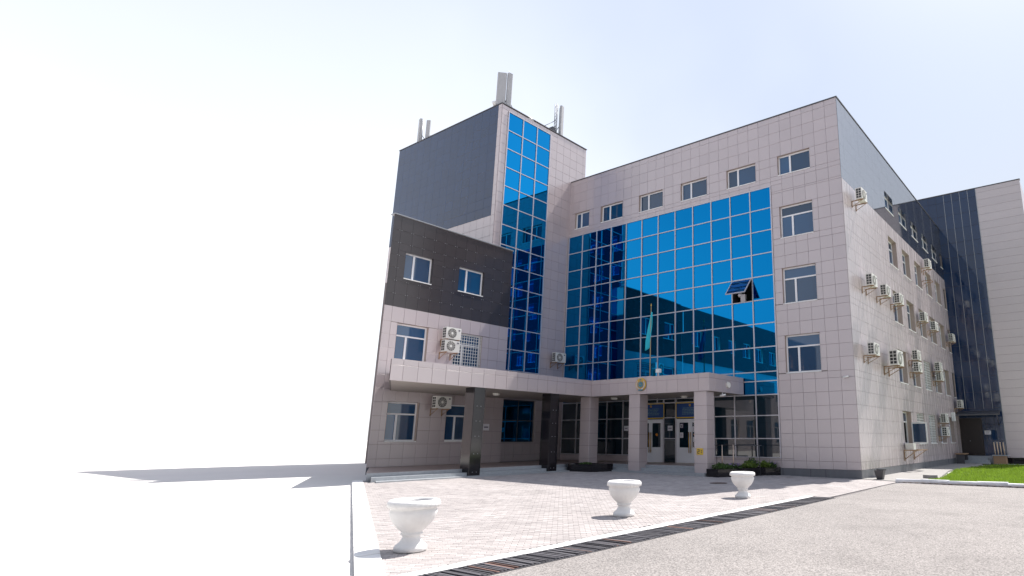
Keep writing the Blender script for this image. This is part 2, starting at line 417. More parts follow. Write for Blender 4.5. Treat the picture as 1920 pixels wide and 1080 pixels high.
# drain grating
dr = thing('drain_grate', (1.63, -15, -0.02), 'long dark steel slotted drain grate running between the pavers and the asphalt', 'drain')
MB().box(1.30, 1.955, -23.6, -8.45, -0.058, -0.050).build('channel', 'black_plastic', dr)
fm = MB(); fm.box(1.302, 1.325, -23.6, -8.45, -0.05, 0.006); fm.box(1.93, 1.955, -23.6, -8.45, -0.05, -0.004); fm.build('side_rail', 'grate_steel', dr)
y = -23.5; k = 0; bars = {}
for mt in ('grate_steel', 'grate_rust'):
    b = MB().box(-.30, .30, -.014, .014, -.03, .0); me = b.mesh('bar'); me.materials.append(MATS[mt]); bars[mt] = me
while y < -8.5:
    put('bar', bars['grate_rust' if rnd.random() < .06 else 'grate_steel'], dr, (1.627+rnd.uniform(-.012,.012), y, 0.006+rnd.uniform(-.012,.008)), (rnd.uniform(-.12,.12), rnd.uniform(-.012,.012), rnd.uniform(-.025,.025)))
    y += 0.064+rnd.uniform(-.006,.006); k += 1
# right side: apron along the side wall, kerb, lawn
struct(MB().prism([(0.02,0.0), (1.35,-0.55), (2.4,-0.55), (2.75,0.9), (1.6,9.4), (1.6,22.9), (0.02,22.9)], -0.05, 0.02).build('footpath', 'apron'))
kb = struct(MB().prism([(1.55,-0.55), (1.85,-0.86), (30,-1.35), (30,-1.05), (2.4,-0.56)], -0.05, 0.05).build('kerb', 'kerb_paint'))
kx = 1.62
while kx < 20:
    t = (kx-1.6)/20; yy = -0.93-0.30*min(t*3.2, 1)
    if kx < 1.7: yy = -0.82
    ln = 0.98+rnd.uniform(-.03,.03); r_ = rnd.uniform(-.02,.02)
    b = MB(); z1 = 0.135+rnd.uniform(-.015,.02)
    sec = [(-.155,-.05), (-.155,z1-.045), (-.125,z1), (.125,z1), (.155,z1-.03), (.155,-.05)]
    n = len(sec)
    for xx in (kx+.006, kx+ln-.006):
        for (dy, zz) in sec: b.v.append((xx, yy+dy+r_*(xx-kx)+rnd.uniform(-.006,.006), zz+(rnd.uniform(-.006,.006) if zz > 0 else 0)))
    for i in range(n): b.f.append((i, (i+1)%n, n+(i+1)%n, n+i)); b.sm.append(False)
    b.f.append(tuple(range(n))[::-1]); b.f.append(tuple(range(n, 2*n))); b.sm += [False, False]
    b.build('kerb_stone', 'kerb_paint', kb); kx += ln
# cable lying in the gutter along the kerb
b = MB(); pts = [(1.25,-2.2,0.0)]
cp = []
for i in range(120):
    x = 1.78+i*0.12; t = (x-1.6)/20; yy = -0.93-0.30*min(t*3.2,1)-0.185
    cp.append((x, yy+rnd.uniform(-.01,.01), 0.012+rnd.uniform(0,.012)))
for i in range(len(cp)-1): b.bar(cp[i], cp[i+1], 0.014, 0.022 if i % 2 else 0.012, 5)
tag(b.build('rope', 'lid'), 'dark twisted cable lying in the gutter against the white kerb', 'cable')
lawn_poly = [(2.75,-0.62), (30,-0.95), (30,20.2), (3.1,17.2), (2.5,15.6), (2.0,9.0), (2.9,1.0)]
struct(MB().prism(lawn_poly, -0.05, 0.075).build('lawn', 'turf'))
def inpoly(x, y, P):
    c = False; n = len(P)
    for i in range(n):
        (xa, ya), (xb, yb) = P[i], P[(i+1)%n]
        if (ya > y) != (yb > y) and x < (xb-xa)*(y-ya)/(yb-ya)+xa: c = not c
    return c
b = MB(); nb = 0
while nb < 42000:
    x = 2.0+7.5*rnd.random(); y = -0.95+19*rnd.random()**1.6
    if not inpoly(x, y, lawn_poly): continue
    a = rnd.uniform(0, 6.28); h = rnd.uniform(.05, .12); wd = rnd.uniform(.006, .012)*(1+y*.06)
    dx, dy = math.cos(a)*wd, math.sin(a)*wd; lx, ly = rnd.uniform(-.05,.05), rnd.uniform(-.05,.05)
    b.face([(x-dx, y-dy, .07), (x+dx, y+dy, .07), (x+lx, y+ly, .07+h)]); nb += 1
stuff(b.build('grass', 'grass_blade')); bpy.data.objects['grass']['label'] = 'short bright green lawn grass behind the white kerb'; bpy.data.objects['grass']['category'] = 'grass'
tag(MB().prism([(2.0,1.9),(2.35,1.7),(2.6,1.85),(2.5,2.15),(2.15,2.2)], 0.02, 0.16).build('rock', 'apron'), 'small pale rough stone lying at the corner of the lawn', 'stone')

# ------------------------------------------------------------------ office building
H = 17.80; W = 17.65; LY = 23.05
ob = thing('office_building', (-8.8, 11, 0), 'five storey beige tiled office block with blue mirrored curtain wall', 'building')
F = Face((0,0,0), (1,0,0), (0,-1,0)); RF = Face((0,0,0), (0,1,0), (1,0,0))
zF = [0.36, 0.69, 1.29, 1.89, 2.49, 3.09, 3.69, 4.29, 4.59, 5.19, 5.79, 6.38, 6.99, 7.59, 7.89, 8.49, 9.09, 9.67, 10.29, 10.89, 11.19, 11.79, 12.39, 12.83, 13.59, 13.69, 14.27, 14.50, 15.09, 15.55, 16.29, 16.89, 17.49, 17.78]
GX = [-3.62-1.1617*i for i in range(13)][::-1]
GZ = [0.81, 1.66, 2.71, 3.67, 4.31, 4.75, 5.93, 7.08, 8.25, 9.43, 10.59, 11.76, 12.9, 14.02]
G0, G1 = GX[0]-0.03, GX[-1]+0.03
winF = [(-17.15+0.0, -15.95, 14.5, 15.57)]+[(-3.19-2.945*i, -1.48-2.945*i, 14.5, 15.55) for i in range(5)]
winT = [(-3.19, -1.48, 11.20, 12.83), (-3.19, -1.48, 7.91, 9.67), (-3.19, -1.48, 4.62, 6.38)]
DOORS = [(-11.86, -10.20, 0.47, 2.63), (-9.36, -7.70, 0.47, 2.63)]
holesF = winF+winT
glassF = (G0, G1, 0.78, 14.05)
b = MB(); F.wall(b, (-W, 0, 0, H-.02), holesF+[(-5.94, -4.78, 8.25, 9.43)]+DOORS)
wallF = b.build('front_wall', 'joint', ob)
ul = seq(-3.6, .6, 6)+[]
ul = [-17.63, -17.0, -16.4, -15.8, -15.2]+seq(-14.6, .6, 24)[1:]
ul = sorted(set([-17.63]+[round(-0.6*i, 3) for i in range(0, 30)]))
ul[-1] = -0.02 if False else 0.0
bn = MB()
F.tiles(ul, zF, holesF+[glassF, (-W, -7.0, 0, 0.80)], 'beige_tile', wallF, limit=305, key=lambda c: -(c[1]+c[0])-0.0*c[2])
pl = MB(); F.fbox(pl, -7.0, 0.022, -0.06, 0.355, 0, 0.045); pl.build('plinth', 'grey_plinth', wallF)
for rc in winF: window(F, rc, wallF, 'short')
for rc in winT: window(F, rc, wallF, 'tall')
# dark room behind open sash
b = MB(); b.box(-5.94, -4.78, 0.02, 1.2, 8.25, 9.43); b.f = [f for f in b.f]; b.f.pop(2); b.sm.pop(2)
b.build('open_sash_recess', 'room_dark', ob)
tag(MB().box(-5.62, -5.36, .25, .4, 8.30, 8.75).lathe((-5.66, .30, 8.62), [(.02,0),(.11,.05),(.13,.12),(.09,.2),(.02,.22)], 10).build('window_lamp', 'paper'), 'white lampshade standing inside the tilted open pane', 'lamp')
# curtain wall frame and panes
cw = MB()
def skip_cell(xa, xb, za, zb):
    xm, zm = (xa+xb)/2, (za+zb)/2
    return any(d[0] < xm < d[1] and zm < d[3]+0.9 for d in DOORS)
for i, x in enumerate(GX):
    if any(d[0] < x < d[1] for d in DOORS): F.fbox(cw, x-.025, x+.025, 3.5, 14.05, .012, .07)
    elif -10.6 < x < -9.0: F.fbox(cw, x-.025, x+.025, 3.5, 14.05, .012, .07)
    else: F.fbox(cw, x-.025, x+.025, 0.78, 14.05, .012, .07)
for x in (-11.92, -10.17, -9.39, -7.66): F.fbox(cw, x-.035, x+.035, 0.45, 3.64, .012, .072)
for z in GZ:
    if z < 3.5:
        for (a, c) in ((G0, -11.96), (-7.62, G1)): F.fbox(cw, a, c, z-.022, z+.022, .012, .066)
        if z > 1: F.fbox(cw, -10.13, -9.43, z-.022, z+.022, .012, .066)
    else: F.fbox(cw, G0, G1, z-.022, z+.022, .012, .066)
F.fbox(cw, -11.88, -7.70, 3.44, 3.50, .012, .064)
cwo = cw.build('curtain_wall_frame', 'mullion', ob)
PC = {}
def pane(face, u0, u1, z0, z1, n, mname, parent, tilt=0.0036):
    k = (round(u1-u0, 3), round(z1-z0, 3), mname, tuple(face.U))
    if k not in PC:
        b = MB(); p0 = face.U*(-(u1-u0)/2); p1 = face.U*((u1-u0)/2)+face.Z*(z1-z0)+face.N*0.012
        b.box(p0.x, p1.x, p0.y, p1.y, 0, p1.z); me = b.mesh('pane'); me.materials.append(MATS[mname]); PC[k] = me
    r = (rnd.gauss(0, tilt*.5), 0, rnd.gauss(0, tilt)) if abs(face.U.x) > .5 else (0, rnd.gauss(0, tilt*.5), rnd.gauss(0, tilt))
    return put('pane', PC[k], parent, face.p((u0+u1)/2, z0, n), r)
for i in range(12):
    for j in range(len(GZ)-1):
        xa, xb, za, zb = GX[i], GX[i+1], GZ[j], GZ[j+1]
        if abs(xa+5.94) < .02 and abs(za-8.25) < .01: continue
        mt = 'mirror_glass' if za >= 3.6 else 'dark_glass'
        if za < 3.6 and (-11.96 < xb and xa < -7.62):
            continue
        pane(F, xa+.012, xb-.012, za+.012, zb-.012, .012, mt, cwo)
for (xa, xb) in ((-12.9137+.02, -11.95), (-7.63, -7.1047-.02)):
    for j in range(3): pane(F, xa, xb, GZ[j]+.012, GZ[j+1]-.012, .012, 'dark_glass', cwo)
for (za, zb) in ((.47, 1.66), (1.66, 2.71), (2.71, 3.46), (3.5, 3.66)): pane(F, -10.14, -9.42, za+.012, zb-.012, .012, 'dark_glass', cwo)
for (xa, xb) in ((-11.88, -10.2), (-9.36, -7.7)): pane(F, xa, xb, 2.66, 3.43, .006, 'dark_glass', cwo); pane(F, xa, xb, 3.5, 3.65, .006, 'dark_glass', cwo)
# tilted open sash
sw, sh = 1.10, 1.12
sm_ = MB()
for (a0, a1, b0, b1) in ((-sw/2, sw/2, -.05, 0), (-sw/2, sw/2, -sh, -sh+.05), (-sw/2, -sw/2+.045, -sh+.05, -.05), (sw/2-.045, sw/2, -sh+.05, -.05)): sm_.box(a0, a1, -.02, .02, b0, b1)
me = sm_.mesh('open_sash'); me.materials.append(MATS['mullion'])
sash = put('open_sash', me, ob, (-5.36, -.075, 9.40), (R(-42), 0, 0))
g = MB().box(-sw/2+.045, sw/2-.045, -.012, .012, -sh+.05, -.05); me = g.mesh('pane'); me.materials.append(MATS['mirror_glass'])
pg = bpy.data.objects.new('pane', me); col.objects.link(pg); pg.parent = sash
# sill wall below left glazing
b = MB(); F.fbox(b, -17.6, -11.95, 0.45, 0.775, .004, .05); b.build('stall_riser', 'beige_tile', wallF)
b = MB(); F.fbox(b, -7.62, -7.02, 0.45, 0.775, .004, .05); b.build('stall_riser', 'beige_tile', wallF)
# doors
for (d0, d1, z0, z1) in DOORS:
    d = MB(); f = .06
    F.fbox(d, d0, d1, z1-f, z1, -.04, .05); F.fbox(d, d0, d0+f, z0, z1-f, -.04, .05); F.fbox(d, d1-f, d1, z0, z1-f, -.04, .05)
    do = d.build('door_frame', 'door_white', ob)
    um = (d0+d1)/2
    for (a, c, sgn) in ((d0+f+.004, um-.004, 1), (um+.004, d1-f-.004, -1)):
        l = MB(); zt = z0+.01; zm = 1.22; s_ = .11
        F.fbox(l, a, c, zt, zm, -.01, .035); F.fbox(l, a, c, z1-f-.12, z1-f-.005, -.01, .035)
        F.fbox(l, a, a+s_, zm, z1-f-.12, -.01, .035); F.fbox(l, c-s_, c, zm, z1-f-.12, -.01, .035)
        for q in range(6):
            uu = a+.1+(c-a-.2)*q/5; F.fbox(l, uu-.004, uu+.004, zt+.08, zm-.08, .035, .04)
        lf = l.build('door_leaf', 'door_white', do)
        g = MB(); F.fbox(g, a+s_, c-s_, zm, z1-f-.12, .005, .015); g.build('pane', 'dark_glass', lf)
        hu = c-.055 if sgn == 1 else a+.055
        h = MB(); h.bar(F.p(hu, .95, .085), F.p(hu, 1.98, .085), .019, None, 8); h.bar(F.p(hu, 1.05, .03), F.p(hu, 1.05, .085), .012); h.bar(F.p(hu, 1.88, .03), F.p(hu, 1.88, .085), .012)
        h.build('handle', 'brass', lf)
    b = MB(); F.fbox(b, d0, d1, .47, 2.6, -.5, -.48); b.build('lobby_backing', 'room_dark', ob)
# signs above and on the doors
def flat(face, name, rc, n, parts, label, cat, group=None, th=.02, base='sign_blue'):
    root = thing(name, face.p((rc[0]+rc[1])/2, rc[2], n), label, cat, group)
    b = MB(); face.fbox(b, *rc, n, n+th); b.build('panel', base, root)
    for (nm, mt, rects) in parts:
        b = MB()
        for q in rects: face.fbox(b, *q, n+th, n+th+.006)
        b.build(nm, mt, root)
    return root
for k, (u0, u1, lab) in enumerate(((-11.82, -10.09, 'blue board with yellow frame above the double door beside the round emblem column'), (-9.36, -7.62, 'blue board with yellow frame above the double door with posters on its glass'))):
    z0, z1 = 2.68, 3.46; e = .045
    frame = [(u0, u1, z1-e, z1), (u0, u1, z0, z0+e), (u0, u0+e, z0+e, z1-e), (u1-e, u1, z0+e, z1-e)]
    lines = []; uc = (u0+u1)/2
    for r_ in range(5):
        zz = z1-.30-.075*r_; wdt = rnd.uniform(.42, .62); u = uc-wdt
        while u < uc+wdt:
            l_ = rnd.uniform(.05, .16); lines.append((u, min(u+l_, uc+wdt), zz, zz+.026)); u += l_+.03
    rt = flat(F, 'notice_board', (u0, u1, z0, z1), .09, [('border', 'yellow', frame), ('lettering', 'sign_text', lines)], lab, 'sign', 'entrance name boards')
    b = MB(); c = F.p(uc, z1-.15, .114); b.bar(c, c+F.N*.006, .062, None, 16); b.build('crest', 'gold', rt)
def notice(face, u, z, label, sz=.17, n=.03, kind='bar'):
    rects = [(u-sz*.68, u+sz*.68, z-sz*.15, z+sz*.15)] if kind == 'bar' else [(u-sz*.5, u+sz*.5, z+sz*(.55-.28*i), z+sz*(.62-.28*i)) for i in range(5)]
    return flat(face, 'paper_notice', (u-sz, u+sz, z-sz*(.85 if kind == 'bar' else 1.3), z+sz*(.85 if kind == 'bar' else 1.3)), n, [('print', 'print_dark', rects)], label, 'notice', 'paper notices', .004, 'paper')
notice(F, -9.77, 2.18, 'small white notice with dark bar on the glass between the double doors', .15)
notice(F, -12.68, 2.2, 'small white notice with dark bar on the glass left of the emblem column', .15)
notice(F, -9.05, 1.83, 'white printed sheet on the left leaf of the postered door', .10, .04, 'text')
notice(F, -8.32, 2.12, 'white printed sheet high on the right leaf of the postered door', .10, .04, 'text')
notice(F, -8.28, 1.62, 'white printed sheet low on the right leaf of the postered door', .085, .04, 'text')
flat(F, 'poster', (-9.16, -8.93, 2.16, 2.42), .04, [('picture', 'paper', [(-9.12, -8.97, 2.20, 2.38)]), ('figure', 'print_dark', [(-9.07, -9.0, 2.22, 2.33), (-9.1, -9.06, 2.27, 2.31)])], 'dark square poster with white picture on postered door leaf', 'poster', None, .004, 'print_dark')
for (u, z, lab) in ((-10.62, 1.86, 'orange round sticker on the plain double door'), (-8.24, 1.86, 'orange round sticker on the postered double door')):
    b = MB(); c = F.p(u, z, .022); b.bar(c, c+F.N*.012, .075, None, 20); tag(b.build('door_sticker', 'orange'), lab, 'sticker')
# side wall (polished band above, beige below)
winR = []
for k in range(6):
    y0 = 7.37+2.95*k; y1 = min(y0+1.7, 22.95)
    winR += [('short', (y0, y1, 14.5, 15.55), k), ('tall', (y0, y1, 11.2, 12.83), k), ('tall', (y0, y1, 7.91, 9.65), k), ('tall', (y0, y1, 4.6, 6.36), k)]
    if k < 5: winR.append(('tall', (y0, y1, 1.38, 3.07), k))
holesR = [q[1] for q in winR]
b = MB(); RF.wall(b, (0, LY, 0, H-.02), holesR); wallR = b.build('side_wall', 'joint', ob)
zR = [z for z in zF if z <= 13.6]
RF.tiles(seq(0.0, .6, 38)+[LY], zR, holesR, 'side_tile', wallR, limit=0)
RF.tiles(seq(0.0, .6, 38)+[LY], [13.59, 14.19, 14.79, 15.39, 15.99, 16.59, 17.19, 17.78], holesR, 'dark_granite', wallR, name='granite_tile', limit=0, gap=.005)
pp = MB(); y = 0.0
RF.fbox(pp, 0.0, LY, -.06, .355, 0, .012); plr = pp.build('plinth', 'grey_plinth', wallR)
while y < LY-.1:
    y1 = min(y+.6, LY); b = MB(); RF.fbox(b, y+.003, y1-.003, -.05, .353, .012, .028); b.build('plinth_slab', 'grey_plinth', plr); y = y1
for (kd, rc, k) in winR:
    op = (rc[2] < 2 and k == 0)
    window(RF, rc, wallR, kd, .30, flip=False, grille=(rc[2] < 2 and k in (1, 2)) or (4 < rc[2] < 5 and k == 2), open_right=op, rmat='dark_granite' if rc[2] > 14 else 'reveal')
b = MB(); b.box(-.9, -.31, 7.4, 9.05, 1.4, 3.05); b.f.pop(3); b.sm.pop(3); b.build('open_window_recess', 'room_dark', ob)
# open casement swung out over the side wall
cs = MB()
for (x0, x1, z0, z1) in ((.0, .78, 1.40, 1.47), (.0, .78, 2.45, 2.52), (0, .06, 1.47, 2.45), (.72, .78, 1.47, 2.45)): cs.box(x0, x1, 9.0, 9.05, z0, z1)
co = cs.build('open_casement', 'white_pvc', ob); MB().box(.06, .72, 9.015, 9.03, 1.47, 2.45).build('pane', 'window_glass', co)
# roof and coping of block
b = MB(); b.box(-W+.02, -.02, .02, LY, H-.4, H-.1); b.build('roof', 'roof_felt', ob)
b = MB(); b.box(-W+.03, .05, -.05, .35, H-.02, H+.035); b.box(-.35, .05, .35, LY-.05, H-.02, H+.035); b.build('coping', 'coping', ob)
b = MB(); b.box(-W+.03, -.03, 22.8, LY-.06, 0, H-.1); b.build('back_wall', 'joint', ob)

# ------------------------------------------------------------------ glass tower
TZ = 20.66; TY0, TY1 = -5.81, 1.27; TX0 = -28.15
tw = thing('stair_tower', (-22.9, -2.3, 0), 'taller beige tower with a vertical strip of blue glass and antennas', 'tower')
TF = Face((-W,0,0), (0,1,0), (1,0,0)); TN = Face((0,TY0,0), (1,0,0), (0,-1,0))
TGY = [-5.335, -4.22, -3.11, -2.0]; TGZ = [5.27+1.1575*i for i in range(14)]; TGZ[-1] = 20.33
tg = (TGY[0]-.03, TGY[-1]+.03, 5.2, 20.37)
twin = (-4.40, -2.12, 1.47, 3.72)
b = MB(); TF.wall(b, (TY0, TY1, 0, TZ), [twin]); tw1 = b.build('east_wall', 'joint', tw)
ty = [TY0, -5.335]+[-2.0+.6*i for i in range(4)]+[.4, 1.0, TY1]; ty = sorted(set([round(v, 3) for v in ty]+[-4.7, -4.1, -3.5, -2.9, -2.3]))
tz = sorted(set([.47, .81]+[round(.81+.6*i, 3) for i in range(34)]+[20.64])); tz = [z for z in tz if z <= 20.64]
TF.tiles(ty, tz, [tg, twin, (TY0, -4.6, 0, 11.0), (0.0, 2, 0, 17.75)], 'beige_tile', tw1, limit=300)
b = MB(); TF.reveals(b, [twin], .12); b.build('reveal', 'reveal', tw1)
g = MB()
for yy in TGY: TF.fbox(g, yy-.025, yy+.025, 5.2, 20.37, .012, .07)
for zz in TGZ: TF.fbox(g, TGY[0]-.03, TGY[-1]+.03, zz-.022, zz+.022, .012, .066)
tgo = g.build('glazing_frame', 'mullion', tw)
for i in range(3):
    for j in range(13): pane(TF, TGY[i]+.012, TGY[i+1]-.012, TGZ[j]+.012, TGZ[j+1]-.012, .012, 'tower_glass', tgo)
wm = MB(); f = .05; (a0, a1, b0, b1) = twin; u1 = (a0+a1)/2; z2 = 2.62
for q in ((a0, a1, b0, b0+f), (a0, a1, b1-f, b1), (a0, a0+f, b0+f, b1-f), (a1-f, a1, b0+f, b1-f), (u1-.03, u1+.03, b0+f, b1-f), (a0+f, u1-.03, z2-.03, z2+.03), (u1+.03, a1-f, z2-.03, z2+.03)): TF.fbox(wm, *q, -.12, -.06)
wo_ = wm.build('window', 'dark_steel', tw)
for q in ((a0+f, u1-.03, b0+f, z2-.03), (u1+.03, a1-f, b0+f, z2-.03), (a0+f, u1-.03, z2+.03, b1-f), (u1+.03, a1-f, z2+.03, b1-f)):
    g = MB(); TF.fbox(g, *q, -.1, -.09); g.build('pane', 'mirror_glass', wo_)
b = MB(); TN.wall(b, (TX0, -W, 0, TZ), []); tw2 = b.build('south_wall', 'joint', tw)
tn_u = sorted(set([TX0]+[round(-W-.3-.6*i, 3) for i in range(0, 18) if -W-.3-.6*i > TX0+.1]+[-W]))
TN.tiles(tn_u, [11.4, 12.0, 12.6, 13.2, 13.8], [], 'beige_tile', tw2)
TN.tiles([-17.95, -W], [13.8+.6*i for i in range(12)][:-0 or None][:12]+[20.64], [], 'beige_tile', tw2)
tu = seq(TX0, (TX0*-1-17.95)/14, 14); tu[-1] = -17.95
TN.tiles(tu, [13.8+.57*i for i in range(13)]+[], [], 'navy_granite' if False else 'navy_panel', tw2, name='granite_tile', gap=.003)
b = MB(); b.box(TX0, -W-.01, TY1, TY1-.02, 0, TZ); b.box(TX0, TX0+.02, TY0+.01, TY1-.03, 0, TZ); b.build('rear_wall', 'beige_tile', tw)
b = MB(); b.box(TX0, -W-.02, TY0+.02, TY1-.03, TZ-.3, TZ-.05); b.build('roof', 'roof_felt', tw)
b = MB(); b.box(TX0-.04, -W+.05, TY0-.05, TY0+.3, TZ, TZ+.05); b.box(-W-.3, -W+.05, TY0+.3, TY1+.05, TZ, TZ+.05); b.build('coping', 'coping', tw)

# ------------------------------------------------------------------ side wing (left)
LX = -17.05; LE = -4.87; LN = -11.85; LZ = 11.78
sw_ = thing('side_wing', (-20, -8, 0), 'three storey side wing with dark stone upper band above beige tiles', 'building')
LF = Face((LX,0,0), (0,1,0), (1,0,0))
L3 = [(-8.18, -6.66, 8.86, 10.12), (-11.1, -9.66, 8.86, 10.12)]
L2 = [(-8.15, -6.50, 5.0, 6.76), (-11.15, -9.58, 5.0, 6.76)]
L1 = [(-8.24, -6.6, 1.54, 3.25), (-11.2, -9.70, 1.54, 3.25)]
holesL = L3+L2+L1
b = MB(); LF.wall(b, (LN, LE, 0, LZ), holesL); lw = b.build('court_wall', 'joint', sw_)
yl = [LN]+[round(LE-.6*i, 3) for i in range(11, -1, -1)]; yl = sorted(set(yl))
LF.tiles(yl, [.47, .81, 1.41, 2.01, 2.61, 3.21, 3.81, 4.4, 5.0, 5.6, 6.2, 6.78, 7.48], holesL, 'beige_tile', lw)
LF.tiles(yl, [7.48+.6*i for i in range(8)][:7]+[11.74], holesL, 'brown_granite', lw, name='granite_tile', gap=.004)
for rc in L3: window(LF, rc, lw, 'short', rmat='brown_granite')
for i, rc in enumerate(L2): window(LF, rc, lw, 'tall', grille=(i == 0))
for rc in L1: window(LF, rc, lw, 'tall')
b = MB()
for yy in yl[1:-1]:
    for i in range(7):
        z = 7.48+.6*i
        if i == 0 or any(h[0]-.1 < yy < h[1]+.1 and h[2]-.1 < z < h[3]+.1 for h in L3): continue
        for d in (-.05, .05): LF.fbox(b, yy+d-.013, yy+d+.013, z-.010, z+.010, .02, .028)
stuff(b.build('cladding_clip', 'grey_steel', lw))
b = MB()
b.face([(LX-.001, LN, 0), (LX-.001, LN, LZ), (-27.3, -5.83, LZ), (-27.3, -5.83, 0)][::-1])
b.face([(LX, LE, 0), (-17.62, LE, 0), (-17.62, LE, LZ), (LX, LE, LZ)]); b.build('end_wall', 'beige_tile', sw_)
b = MB().prism([(LX-.01, LN+.02), (LX-.01, LE-.02), (-17.6, LE-.02), (-17.6, -5.85), (-27.2, -5.85)], LZ-.3, LZ-.06); b.build('roof', 'roof_felt', sw_)
b = MB().box(LX-.3, LX+.05, LN, LE+.03, LZ, LZ+.045); b.build('coping', 'grey_steel', sw_)

# ------------------------------------------------------------------ rear wing (right, far)
XD, XE, FZ = 2.9, 5.9, 20.55
b = MB(); LF.fbox(b, LN+.02, LE-.02, -.05, .46, 0, .03); b.build('plinth', 'grey_plinth', lw)
rw = thing('rear_wing', (3, 26, 0), 'tall rear wing with a glossy dark panel strip beside beige tiles', 'building')
B = Face((0,LY,0), (1,0,0), (0,-1,0))
b = MB(); B.wall(b, (-3, XE, 0, FZ), []); bw = b.build('front_wall', 'joint', rw)
B.tiles([-3+.0, -1.8, -1.2, -.6]+[0.0]+[.58*i for i in range(1, 5)]+[XD], [.36]+[round(.36+1.15*i, 3) for i in range(1, 18)][:17]+[FZ-.02], [(-3, 0, 0, 17.4), (.02, 1.5, 0, 3.1)], 'navy_panel', bw, name='dark_panel', gap=.012)
B.tiles([XD, XE], [.36]+[round(.36+.6*i, 3) for i in range(1, 34)][:33]+[FZ-.02], [], 'beige_tile', bw)
for i in range(1, 5):
    b = MB(); B.fbox(b, .58*i-.014, .58*i+.014, 3.75, FZ-.02, .02, .032); b.build('joint_trim', 'grey_steel', bw)
b = MB(); B.fbox(b, XD-.02, XD+.02, .36, FZ-.02, .02, .034); b.build('joint_trim', 'grey_steel', bw)
b = MB(); B.fbox(b, 0.05, XE, -.06, .355, 0, .05); b.build('plinth', 'black_granite', bw)
b = MB(); b.box(XE-.02, XE, LY+.02, LY+14, 0, FZ); b.box(-3, XE, LY+14, LY+14.02, 0, FZ); b.box(-3, -2.98, LY+.02, LY+14, 0, FZ); b.build('return_wall', 'beige_tile', rw)
b = MB(); b.box(-3, XE-.03, LY+.03, LY+14, FZ-.3, FZ-.1); b.build('roof', 'roof_felt', rw)
b = MB(); b.box(-3, XE+.04, LY-.05, LY+.3, FZ, FZ+.05); b.build('coping', 'coping', rw)
d = MB(); B.fbox(d, .04, 1.48, .5, 3.08, .01, .05); dd = d.build('door', 'door_dark', rw)
d = MB(); d.bar(B.p(.62, 1.5, .05), B.p(.62, 1.5, .11), .03); d.build('handle', 'grey_steel', dd)
flat(B, 'door_plate', (1.62, 2.02, 1.95, 2.22), .03, [('print', 'print_dark', [(1.68, 1.96, 2.12, 2.15), (1.68, 1.9, 2.03, 2.06)])], 'small pale plate beside the dark rear door', 'sign', None, .02, 'paper')
b = MB(); b.v = [tuple(v) for v in [(-.0+.03, LY-.02, 3.62), (2.75, LY-.02, 3.62), (2.9, LY-1.9, 3.32), (.03, LY-1.9, 3.32), (.03, LY-.02, 3.54), (2.75, LY-.02, 3.54), (2.9, LY-1.9, 3.24), (.03, LY-1.9, 3.24)]]
b.f = [(0,3,2,1), (4,5,6,7), (3,7,6,2), (2,6,5,1), (0,4,7,3)]; b.sm = [False]*5
rc_ = b.build('door_canopy', 'coping', rw); c_ = MB(); c_.bar((2.72, LY-1.75, 3.25), (2.6, LY-.03, 2.6), .03); c_.build('strut', 'dark_steel', rc_)
tag(MB().box(.6, .95, LY-1.0, LY-.8, 3.28, 3.36).build('porch_light', 'lamp_shade'), 'small pale lamp under the rear door canopy', 'lamp')
st = struct(MB().prism([(.03, LY-.06), (2.2, LY-.06), (2.2, LY-1.7), (.03, LY-1.7)], 0, .48).build('rear_steps', 'step_granite'))
for i in range(3): MB().box(.03, 1.9+.1*i, LY-1.7-.32*(i+1), LY-1.701-.32*i, .0, .48-.13*(i+1)).build('step', 'step_granite', st)
bp = thing('post_stand', (2.35, LY-1.7, 0), 'four pale wooden posts on a low brown block beside the rear steps', 'posts')
MB().box(2.25, 3.0, LY-2.1, LY-1.2, 0, .52).build('block', 'rust_steel', bp); MB().box(2.2, 3.2, LY-2.15, LY-1.15, .524, .58).build('slab', 'step_granite', bp)
for i in range(4): MB().bar((2.38+.17*i, LY-1.9+.15*i, .57), (2.36+.17*i, LY-1.9+.15*i, 1.42), .035).build('post', 'pale_wood', bp)
bc = thing('wooden_bench', (.5, 20.2, 0), 'small brown bench against the side wall by the rear door', 'bench')
MB().box(.15, .75, 19.4, 21.0, .62, .68).build('seat', 'rust_steel', bc)
for yy in (19.5, 20.85): MB().box(.2, .7, yy, yy+.06, .02, .62).build('leg', 'dark_steel', bc)

# ------------------------------------------------------------------ added unseen block standing in for the side wing's mirror image in the glass
nb_ = thing('added_mirror_block', (-34, -45, 0), 'unseen four storey block with dark upper band added for the curtain wall reflection', 'building')
NX, NY0, NY1, NZ = -27.25, -65.0, -27.0, 15.8
NF = Face((NX,0,0), (0,1,0), (1,0,0)); NH = []
for i in range(8):
    y0 = -29.0-4.1*i
    NH += [(y0-2.1, y0, 11.7, 13.5), (y0-2.3, y0, 6.34, 8.8), (y0-2.3, y0, 1.5, 3.9)]
b = MB(); NF.wall(b, (NY0, NY1, 0, NZ), NH); nw = b.build('court_wall', 'beige_tile', nb_)
b = MB()
for rc in subtract((NY0, NY1, 9.84, NZ+.05), NH): NF.fbox(b, *rc, 0.002, .03)
b.build('dark_band', 'brown_granite', nb_)
for rc in NH: window(NF, rc, nb_, 'tall' if rc[3]-rc[2] > 2 else 'short', .3)
b = MB(); b.box(-42, NX-.01, NY0, NY0+.02, 0, NZ); b.box(-42, NX-.01, NY1-.02, NY1, 0, NZ); b.box(-42, -41.98, NY0+.1, NY1-.1, 0, NZ); b.build('end_wall', 'beige_tile', nb_)
b = MB(); b.box(-42, NX-.02, NY0+.05, NY1-.05, NZ-.4, NZ-.1); b.build('roof', 'roof_felt', nb_)

